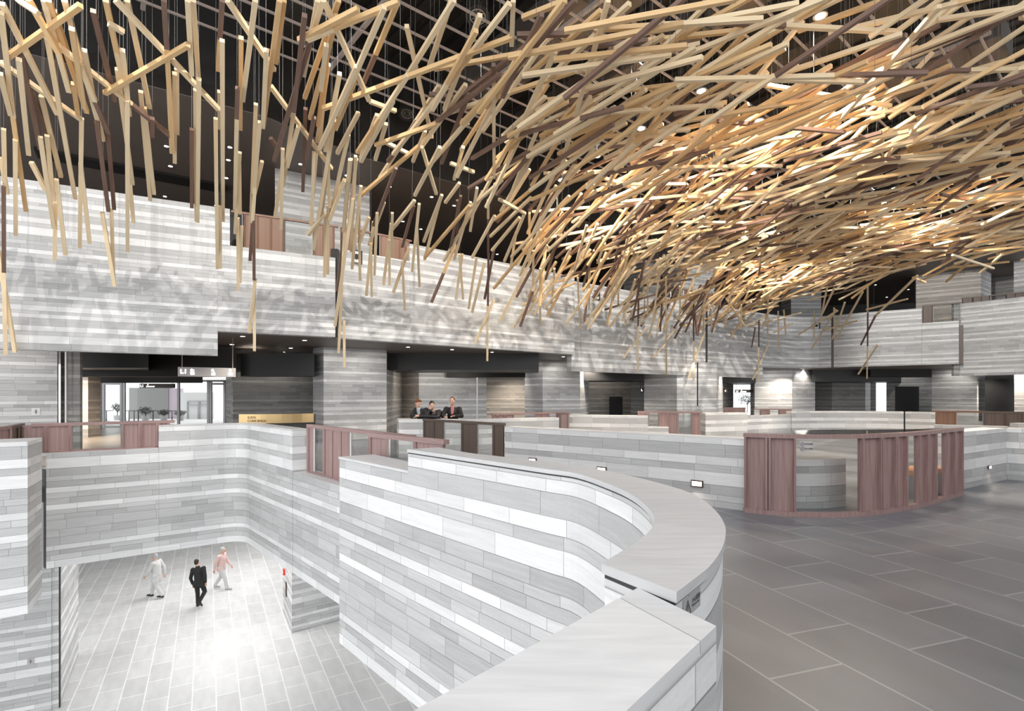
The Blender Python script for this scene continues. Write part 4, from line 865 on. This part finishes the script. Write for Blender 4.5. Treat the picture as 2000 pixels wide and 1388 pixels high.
    if out.get('hair'):
        b = MB(); h = out['hair']
        b.ball(hp(0,-.018,.038), .1, h, 18, 12, (.84,1.0,1.06), hr); b.ball(hp(0,-.05,-.01), .075, h, 14, 10, (1,.8,1), hr)
        if out.get('fringe'): cap(b, hp(-.05,.06,.09), hp(.05,.065,.095), .03, .03, h)
        if out.get('tail'): cap(b, hp(0,-.1,-.01), hp(0,-.15,-.1), .04, .035, h); cap(b, hp(0,-.15,-.1), hp(.0,-.13,-.26), .035, .015, h)
        me = remesh(b, .012, 'hair', t).data; bmx = bmesh.new(); bmx.from_mesh(me); hi = hr.inverted()
        kill = []
        for v in bmx.verts:
            q = hi @ (v.co-hc)
            if q.y > .055 and q.z < out.get('line', .07) or (q.y > .0 and q.z < -.015) or q.z < -.085 and not out.get('tail'): kill.append(v)
        bmesh.ops.delete(bmx, geom=kill, context='VERTS'); bmx.to_mesh(me); bmx.free()
    return t
def lean(dx=0, back=.5, headz=1.58, heady=.16, **k):
    # y = 0 is the middle of the parapet top, positive y toward the void; torso behind (negative y)
    J = dict(pelvis=(0,-back,.93), chest=(0,-back+.20,1.24), neck=(0,heady-.16-.22,1.40), head=(0,heady-.30,headz), shl=(-.19,-.34,1.34), shr=(.19,-.34,1.34), ell=(-.27,-.08,1.18), elr=(.27,-.08,1.18), wrl=(-.06,.05,1.175), wrr=(.06,.02,1.20),
      hipl=(-.1,-back,.88), hipr=(.1,-back,.88), knl=(-.11,-back+.02,.48), knr=(.11,-back-.02,.48), anl=(-.11,-back-.05,.09), anr=(.11,-back-.1,.09)); J.update(k); return J
def stand(u, off): q = P(u, 15.9)+Vector((0,off)); return (q.x, q.y, 0)
mid_y = .28
person('person with auburn hair in dark jacket leaning forward, leftmost of three', stand(813,mid_y), pi-.35, lean(headz=1.56, heady=.30, yaw=1.15, nod=.25, neck=(0,-.05,1.40), chest=(0,-.2,1.24), pelvis=(0,-.52,.95), shl=(-.19,-.16,1.35), shr=(.19,-.20,1.35)), dict(jacket='suit2', trousers='suit', shoe='leather', shirt='shirt_blue', hair='hair_brown', fringe=1, line=.06))
person('person in black padded jacket resting chin on hand, middle of three', stand(839,mid_y), pi-.2, lean(headz=1.50, heady=.22, yaw=.45, nod=.3, neck=(0,-.16,1.34), chest=(0,-.25,1.18), shl=(-.17,-.26,1.28), shr=(.17,-.26,1.28), ell=(-.22,.02,1.17), elr=(.16,.02,1.17), wrl=(.14,.04,1.175), wrr=(.035,-.01,1.36), hdr=(-.2,.1,1), pnr=(0,1,0)), dict(jacket='puffer', trousers='suit', shoe='leather', hair='hair_black', tail=1, bulk=.012, line=.075))
pn = person('person with receding hair in black coat and rose scarf, rightmost of three', stand(880,mid_y), pi, lean(headz=1.63, heady=.14, yaw=-.15, nod=.12, neck=(0,-.24,1.46), chest=(0,-.3,1.26), shl=(-.2,-.3,1.38), shr=(.2,-.3,1.38), ell=(-.29,-.12,1.18), elr=(.29,-.12,1.18), wrl=(-.1,.06,1.185), wrr=(.2,.10,1.18)), dict(jacket='suit', trousers='suit', shoe='leather', shirt='shirt_pink', hair='hair_short', line=.098))
q = stand(869,mid_y); b = MB(); b.beam((q[0]-.08,q[1]-.16,1.19), (q[0]+.05,q[1]-.2,1.2), .07, .015, 'leather'); tag(b.build('phone'), 'black phone in the hand of the person with rose scarf', 'phone')
q = G(387,1183,-6.2)
person('person in black suit walking away across the lower hall', (q.x,q.y,-6.2), -.05, dict(pelvis=(.04,0,.95), chest=(.0,.03,1.27), neck=(-.06,.05,1.50), head=(-.1,.08,1.62), tilt=-.28, nod=.35, shl=(-.23,.03,1.36), shr=(.19,.04,1.43), ell=(-.28,-.02,1.06), elr=(.31,-.06,1.15), wrl=(-.27,.08,.80), wrr=(.28,.02,.90), hipl=(-.06,0,.9), hipr=(.13,0,.92), knl=(-.04,.03,.49), knr=(.20,.10,.52), anl=(.0,-.02,.09), anr=(.25,-.28,.28), ftr=(0,.6,-.7)), dict(jacket='suit', trousers='suit', shoe='leather', shirt=None, hair='hair_black', line=.07, hem=-.1))
walk = dict(pelvis=(0,0,.93), chest=(0,.03,1.26), neck=(0,.04,1.47), head=(0,.07,1.60), shl=(-.2,.02,1.39), shr=(.2,.02,1.39), ell=(-.25,.12,1.12), elr=(.25,-.12,1.12), wrl=(-.22,.28,.93), wrr=(.22,-.16,.87), hipl=(-.09,0,.88), hipr=(.09,0,.88), knl=(-.09,-.06,.48), knr=(.09,.2,.5), anl=(-.09,-.3,.12), anr=(.09,.28,.09))
q = G(306,1166,-6.2); person('person in pale grey coat walking left across the lower hall', (q.x,q.y,-6.2), pi/2-.1, walk, dict(jacket='cloth_pale', trousers='cloth_pale', shoe='leather', hair='cloth_grey', line=.07, hem=-.2))
q = G(432,1150,-6.2); person('person in pale rose top walking right across the lower hall', (q.x,q.y,-6.2), -pi/2, walk, dict(jacket='cloth_rose', trousers='cloth_pale', shoe='cloth_grey', hair='cloth_grey', line=.07))
#MARK_SLATS
# ------------------------------------------------------------------ the hanging timber battens
rs = random.Random(11)
SEC = .08; ZT = 11.66
def zc(w): return 3.2+4.75*(1-exp(-w/2.0))+.03*w
def fasc(u):
    if u < 659: return on(UF,u)
    if u < 1128: return on(UF2,u)
    if u < 1483: return on(UF3,u)
    for a, b_ in zip(UF4, UF4[1:]):
        if proj((*a,0))[0] <= u <= proj((*b_,0))[0]+.01: return on((a,b_),u)
    return UF4[-1]
def shell(u, v, j=0.):
    q = fasc(u); a = (u-CX)/F; k = a*e2.x+e2.y; k = max(k,.35); Y0 = q.y
    f = lambda w: (H+(V0-v)*(Y0-w/k)/F)-(zc(w)+j)
    lo, hi = .18, max(.2, min(16, (Y0-8.7)*k))
    if f(lo) <= 0: w = lo
    elif f(hi) > 0: w = hi
    else:
        for _ in range(40):
            m_ = (lo+hi)/2
            if f(m_) > 0: lo = m_
            else: hi = m_
        w = lo
    Y = Y0-w/k; return Vector((a*Y, Y, H+(V0-v)*Y/F))
SL = []   # (p, q, tone, tone2, split)
def tr(ox, oy, sc, data):
    for row in data.split(';'):
        r = row.split()
        if len(r) < 5: continue
        x1, y1, x2, y2 = (float(x) for x in r[:4]); tn = r[4]; j = rs.uniform(-.25,.3)
        if y1 > y2: x1, y1, x2, y2 = x2, y2, x1, y1
        p = shell(ox+x1*sc, oy+y1*sc, j); q = shell(ox+x2*sc, oy+y2*sc, j)
        SL.append((p, q, tn[0], tn[1] if len(tn) > 1 else None, float(r[5]) if len(r) > 5 else .5))
tr(0,0,.35,'''10 20 320 635 P;5 70 75 650 P;60 560 145 1175 M;100 0 215 75 P;40 320 450 30 M;0 345 450 665 P;245 0 385 510 P;250 195 980 780 PD .6;270 0 485 625 M;360 0 575 780 P;400 160 470 600 M;470 280 565 780 P;440 350 605 740 PD;260 190 420 1105 P;
110 260 225 830 D;105 330 160 860 P;120 360 265 750 D;230 535 340 985 P;410 465 435 640 M;455 660 445 1380 P;450 910 500 1355 P;225 765 300 1270 P;262 755 300 1125 P;315 1000 365 1420 P;310 1130 305 1450 P;175 905 255 1060 P;540 680 605 1175 D;600 720 637 1165 D;570 1185 640 1595 P;622 1165 634 1595 P;
85 780 88 1310 P;590 0 700 520 MP;605 130 690 180 P;655 385 740 1025 P;683 280 722 640 P;710 560 712 1400 P;722 980 745 1240 P;710 0 835 600 P;785 510 838 1115 P;805 600 860 1080 P;850 660 850 760 D;645 0 1220 610 P;585 520 1050 250 M;915 0 965 850 DM .25;940 430 958 850 P;975 410 975 905 P;986 380 990 745 P;
1047 0 1070 415 P;1078 0 1108 450 P;1090 500 1095 1230 P;1110 440 1103 1235 P;1070 720 1070 1155 D;1240 0 1217 390 DM;1240 225 1245 1230 P;1224 510 1226 715 P;1203 660 1213 1495 P;1228 1150 1230 1495 P;1270 0 1530 390 P;1345 210 1342 720 M;1425 0 1355 560 P;1325 490 1310 1165 DP .2;1338 850 1312 1300 P;1336 920 1340 1190 P;
1428 580 1400 1235 P;1450 680 1415 1090 P;1462 900 1418 1090 P;1425 1000 1395 1450 PD;1415 1080 1418 1560 D;1420 1560 1420 1957 P;1425 1555 1390 1855 P;1327 1215 1330 1620 P;1350 1260 1340 1575 P;1560 0 1470 700 M;1585 0 1540 350 M;1487 280 1467 710 P;1510 480 1850 940 P;1700 85 1640 620 D;1640 620 1580 1030 P;1665 705 1602 930 P;
1578 830 1568 1275 P;1582 890 1535 1210 P;1510 770 1565 850 D;1800 0 1530 895 PD .15;1705 605 1690 1065 D;1752 655 1712 890 D;1805 0 2000 430 P;1890 0 1700 545 M;1880 90 1730 660 M;1667 225 2000 50 M;1832 360 1770 790 P;1822 250 1790 500 P;1895 410 1820 835 P;1865 660 1750 1390 P;1752 850 1740 1250 P;1828 900 1840 1150 P;1720 1310 1810 1195 P;
1990 370 1782 830 P;2000 630 1882 855 P;1980 450 1872 720 M;1945 750 1842 1210 P;1952 890 1915 1290 P;1830 1150 1830 1525 P;1818 1190 1810 1540 P;1925 1000 1850 1150 P;1985 870 1960 1400 P;20 720 28 1050 P;20 1040 22 1520 D;20 1520 32 1980 P;-10 1400 85 1965 P;5 880 40 1080 P;0 410 60 640 P;160 0 330 300 M;520 60 640 560 D;300 60 420 420 M''')
tr(600,0,.35,'''90 0 345 560 P;555 145 695 765 P;805 0 680 375 P;965 85 765 610 P;1040 360 1043 990 DP .1;0 220 510 10 MP .7;430 40 170 640 P;500 20 290 520 MD;90 605 1150 205 M;785 630 1530 385 MP;1150 0 1140 250 P;1200 100 1450 0 M;1170 195 1475 190 D;1680 280 2000 275 D;1385 285 1165 760 P;1340 590 1130 1100 P;1680 0 1420 920 P;1890 600 1680 1030 P;900 525 750 910 D;680 525 835 545 D;
350 565 495 620 P;640 820 720 1080 P;440 795 570 860 P;800 910 930 960 P;1070 1110 1215 1190 P;1130 20 760 500 PM;780 480 480 860 P;1500 0 1160 380 D;1160 380 860 690 PM;1000 550 700 900 P;820 0 560 420 P;560 420 280 850 PM;60 0 -20 420 P;130 180 60 700 M;110 350 70 800 P;180 410 100 840 P;150 670 80 1190 P;390 640 300 880 P;440 690 380 890 P;480 560 300 900 P;
720 690 380 810 M;660 730 590 900 P;610 680 450 900 D;850 670 900 690 M;1310 80 1090 540 D;1410 80 1000 600 M;1640 60 1230 420 M;1800 20 1350 430 P;1990 120 1500 400 P;1520 560 1260 860 M;1580 540 1450 720 P;1990 200 1280 620 P;1990 320 1300 760 PM;1900 430 1010 1000 P;1700 560 900 1050 PD;2000 480 1400 860 M;1320 760 1080 1180 P;1250 720 1060 880 M;1880 760 1540 1100 M;2000 860 1480 1240 P;600 1120 490 1260 P;
1160 800 1060 1010 M;1390 940 1230 1300 P;1500 900 1300 1200 D;1600 830 1330 1160 P;1830 1050 1560 960 P;1940 1250 1660 1140 P;1620 1060 1330 1290 P;1250 1100 1020 1320 P;870 820 820 1000 P;740 820 600 1090 P;850 1020 770 1130 P;1530 1080 1400 1320 P;1330 540 1090 760 P''')
tr(600,300,.35,'''95 340 5 450 P;50 0 20 395 P;122 300 95 680 P;116 300 114 670 P;245 30 205 420 P;275 30 235 360 P;207 150 125 370 P;205 430 167 765 D;255 250 155 960 P;210 380 175 1110 P;206 930 208 1190 P;345 355 290 500 P;288 300 295 705 P;300 180 250 640 P;430 270 345 510 P;370 380 330 790 P;355 500 360 795 P;390 330 375 675 P;495 80 370 400 D;470 390 425 730 P;458 480 460 730 P;475 330 470 575 P;570 525 480 775 P;530 600 545 870 P;
600 260 475 420 P;595 290 530 520 D;625 280 585 655 P;612 400 627 740 P;752 230 650 490 P;740 260 655 590 P;857 235 795 550 D;838 260 838 510 D;912 270 820 590 P;948 190 910 430 P;945 580 900 865 P;865 560 830 810 P;850 560 870 810 P;990 605 920 885 P;1010 260 1010 560 PD .3;1012 560 1008 850 D;1007 850 1005 1155 P;1045 520 990 810 D;1042 815 937 1055 P;1047 345 920 580 P;1090 145 910 300 P;1185 355 1030 540 P;1215 330 1100 600 P;1165 440 1135 635 P;
1240 330 1240 610 P;1300 640 1300 955 P;1370 700 1225 895 P;1262 540 1260 825 P;1340 510 1195 735 P;1380 640 1365 835 P;1510 690 1523 975 P;1577 755 1450 945 P;1575 570 1573 865 P;1300 420 1185 680 P;1440 440 1300 660 D;1360 560 1230 800 P;1400 460 1330 700 D;1470 530 1400 670 P;1560 400 1490 650 P;1620 390 1540 580 P;1650 460 1510 700 D;1600 540 1540 740 D;1640 600 1600 700 P;1660 500 1620 610 P;
1750 440 1700 700 D;1800 420 1740 680 P;1850 690 1847 960 D;1845 965 1845 1210 P;1895 965 1765 1140 P;2000 1060 1925 1140 P;1790 570 1690 860 P;1740 620 1735 850 P;1830 700 1760 930 P;1880 600 1815 930 D;1950 530 1850 690 P;1900 720 1900 900 P;1960 700 1930 930 P;1980 830 1970 990 D;1890 780 1740 890 P;1830 460 1710 720 P''')
tr(1300,300,.35,'''2 690 5 1230 P;62 970 0 1045 P;156 830 157 1045 D;157 1045 158 1265 P;217 1000 125 1255 P;521 920 520 1080 D;519 1080 518 1275 P;572 1065 485 1260 P;1128 730 1128 890 P;1128 890 1127 1070 D;1126 1070 1124 1253 P;1185 1065 1075 1230 P;1170 905 1090 1065 D;1405 680 1170 905 P;1350 810 1120 870 P;902 740 865 925 P;942 750 870 900 P;1075 930 885 985 P;950 870 815 1090 P;940 860 940 1020 P;660 875 670 1005 P;628 880 630 1090 P;830 880 828 1030 P;423 840 420 975 P;572 780 570 1060 P;500 970 480 1080 D;
1450 718 1380 690 M;1710 590 1565 715 M;1830 640 1600 565 P;1880 560 1755 665 P;380 700 330 965 P;290 620 170 950 P;240 700 110 995 D;210 790 212 1040 P;80 740 80 935 P;255 860 255 970 P;340 810 440 960 P;560 900 445 965 P;710 945 600 1000 P;960 875 740 1010 P;1000 830 930 1035 P;1100 770 950 1040 P''')
NTR = len(SL)
# the rest of the field follows the same rows: upright beside the wall, then bending over into the level layer toward the camera
tf0 = on(UF2,900).dot(e2)
s = -1.0
while s < 33:
    w = rs.uniform(.35,.9)
    while w < 17.2:
        w += rs.uniform(.34,.62) if w > 2 else rs.uniform(.22,.42)
        sj = s+rs.uniform(-.3,.3); c2 = st(sj, tf0-w)
        sl_ = (zc(w+.2)-zc(w-.2))/.4; th = atan(sl_*1.25)+rs.gauss(0,.13); yaw = rs.gauss(.05,.16); ln = rs.uniform(2.1,3.9)
        r_ = rs.random()
        if w < 1.2: th = rs.choice((pi/2, pi/2-.12, pi/2-.45)); ln = rs.uniform(1.7,2.9)
        elif r_ < .20: th += rs.uniform(.25,.5)
        elif r_ < .36: yaw += rs.uniform(.45,.85); th *= .3
        elif r_ < .44: yaw -= rs.uniform(.5,.9); th *= .3
        dr = -(e2*cos(yaw)+e1*(-sin(yaw))); dv = Vector((dr.x*cos(th), dr.y*cos(th), sin(th)))
        z = zc(w)+rs.uniform(-.45,.75)*(1 if w > 2 else .8)
        c3_ = Vector((c2.x,c2.y,z)); p, q = c3_+dv*(ln/2), c3_-dv*(ln/2)
        if p.y < 8.4 or q.y < 8.4: continue
        (u1,v1),(u2,v2) = proj(p), proj(q); um, vm = (u1+u2)/2, (v1+v2)/2
        if max(u1,u2) < -20 or min(u1,u2) > 2040 or max(v1,v2) < -20: continue
        acc = 0 if um < 760 else .10 if um < 1000 else .42 if um < 1180 else .76
        if vm < 130 and um < 1150: acc *= .45
        if um > 1100 and vm > 690: acc = 0
        if max(v1,v2) > 690+rs.uniform(-60,0): acc = 0
        if rs.random() > acc: continue
        if min(p.z,q.z) < 3 or p.z > 11.3 or q.z > 11.3: continue
        # keep clear of the gallery walls
        bad = False
        for e_ in (p, q):
            ue = proj(e_)[0]
            if 0 < ue < 2000:
                k = ((ue-CX)/F*e2.x+e2.y); fy = fasc(ue).y
                if e_.y > fy-.25/max(k,.35): bad = True
        if bad: continue
        x_ = rs.random(); tn = 'P' if x_ < .52 else 'M' if x_ < .82 else 'D'; t2 = None
        if rs.random() < .3: t2 = rs.choice([c_ for c_ in 'PMD' if c_ != tn])
        SL.append((p, q, tn, t2, rs.uniform(.3,.7)))
    s += .62
TM = {'P':'pale','M':'mid','D':'dark'}; TW = {'P':'pale','M':'honey','D':'dark brown'}
def px(sl):
    (u1,v1),(u2,v2) = proj(sl[0]), proj(sl[1]); d = (sl[0].y+sl[1].y)/2
    return sqrt((u1-u2)**2+(v1-v2)**2)*SEC*F/d, u1, v1, u2, v2
score = []
for i, sl in enumerate(SL):
    a, u1, v1, u2, v2 = px(sl); um, vm = (u1+u2)/2, (v1+v2)/2
    vis = 1 if (0 < um < 2000 and vm > 0) else .4
    score.append((a*vis*(1.25 if i < NTR else 1), i))
score.sort(reverse=True); keep = set(i for _, i in score[:300])
def zone(u, v):
    if v < 330:
        return 'at top far left' if u < 230 else 'at top left' if u < 460 else 'at top left of centre' if u < 700 else 'at top centre' if u < 1000 else 'at top right of centre' if u < 1300 else 'at top right' if u < 1640 else 'at top far right'
    if u < 330: return 'before the left gallery wall'
    if u < 560: return 'beside the upper left balustrade'
    if u < 760: return 'before the upper stone pillar'
    if u < 1120: return 'before the centre gallery wall'
    if u < 1480: return 'before the right gallery wall'
    return 'before the curved gallery wall'
cls = {}
for i in sorted(keep):
    sl = SL[i]; a, u1, v1, u2, v2 = px(sl); du, dv = u2-u1, v2-v1
    if dv < 0: du, dv = -du, -dv
    an = math.degrees(atan2(abs(du), dv+1e-6))
    o = 'upright' if an < 8 else ('left-leaning' if du > 0 else 'right-leaning') if an < 50 else 'flat-lying'
    ln = math.hypot(du,dv); lw_ = 'short' if ln < 75 else 'long'
    tone = TW[sl[2]] if not sl[3] else 'two-tone'
    cls.setdefault((tone, o, zone((u1+u2)/2, (v1+v2)/2)), []).append(((u1+u2)/2, i))
for (tone, o, zn), mem in cls.items():
    mem.sort(); n = len(mem)
    for k, (um, i) in enumerate(mem):
        p, q, t1, t2, sp = SL[i]
        c = (p+q)/2; loc = (c.x, c.y, min(p.z,q.z))
        b = MB(); b.beam(p, q, SEC, SEC, TM[t1], sp if t2 else None, TM[t2] if t2 else None)
        for f in range(len(b.uv)): b.uv[f] = [(x+i*3.1, y+i*1.7) for x, y in b.uv[f]]
        ob = b.build('hanging_batten', None, loc)
        lab = ('%s %s hanging timber batten %s' % (tone, o, zn)) if n == 1 else ('%s from left of the %s %s hanging battens %s' % (ordinal(k+1), tone, o, zn))
        tag(ob, lab, 'batten', 'hanging timber battens')
        hi = p if p.z > q.z else q; lo_ = q if p.z > q.z else p
        hp_ = hi.lerp(lo_, .12)
        b = MB(); b.tube((hp_.x,hp_.y,hp_.z), (hp_.x,hp_.y,ZT), .0035, .0035, 'cable', 5, False); b.build('cable', ob)
b = MB()
for i, (p, q, t1, t2, sp) in enumerate(SL):
    if i in keep: continue
    b.beam(p, q, SEC, SEC, TM[t1], sp if t2 else None, TM[t2] if t2 else None)
    hi = p if p.z > q.z else q
    if i % 4 == 0: b.tube(hi.lerp(q if hi is p else p,.12), (hi.x,hi.y,ZT), .0035, .0035, 'cable', 4, False)
o = b.build('batten_field'); tag(o, 'dense far mass of thin hanging timber battens at right', 'battens', None, 'stuff')
print('battens', len(SL), 'traced', NTR, 'min label', len(cls))
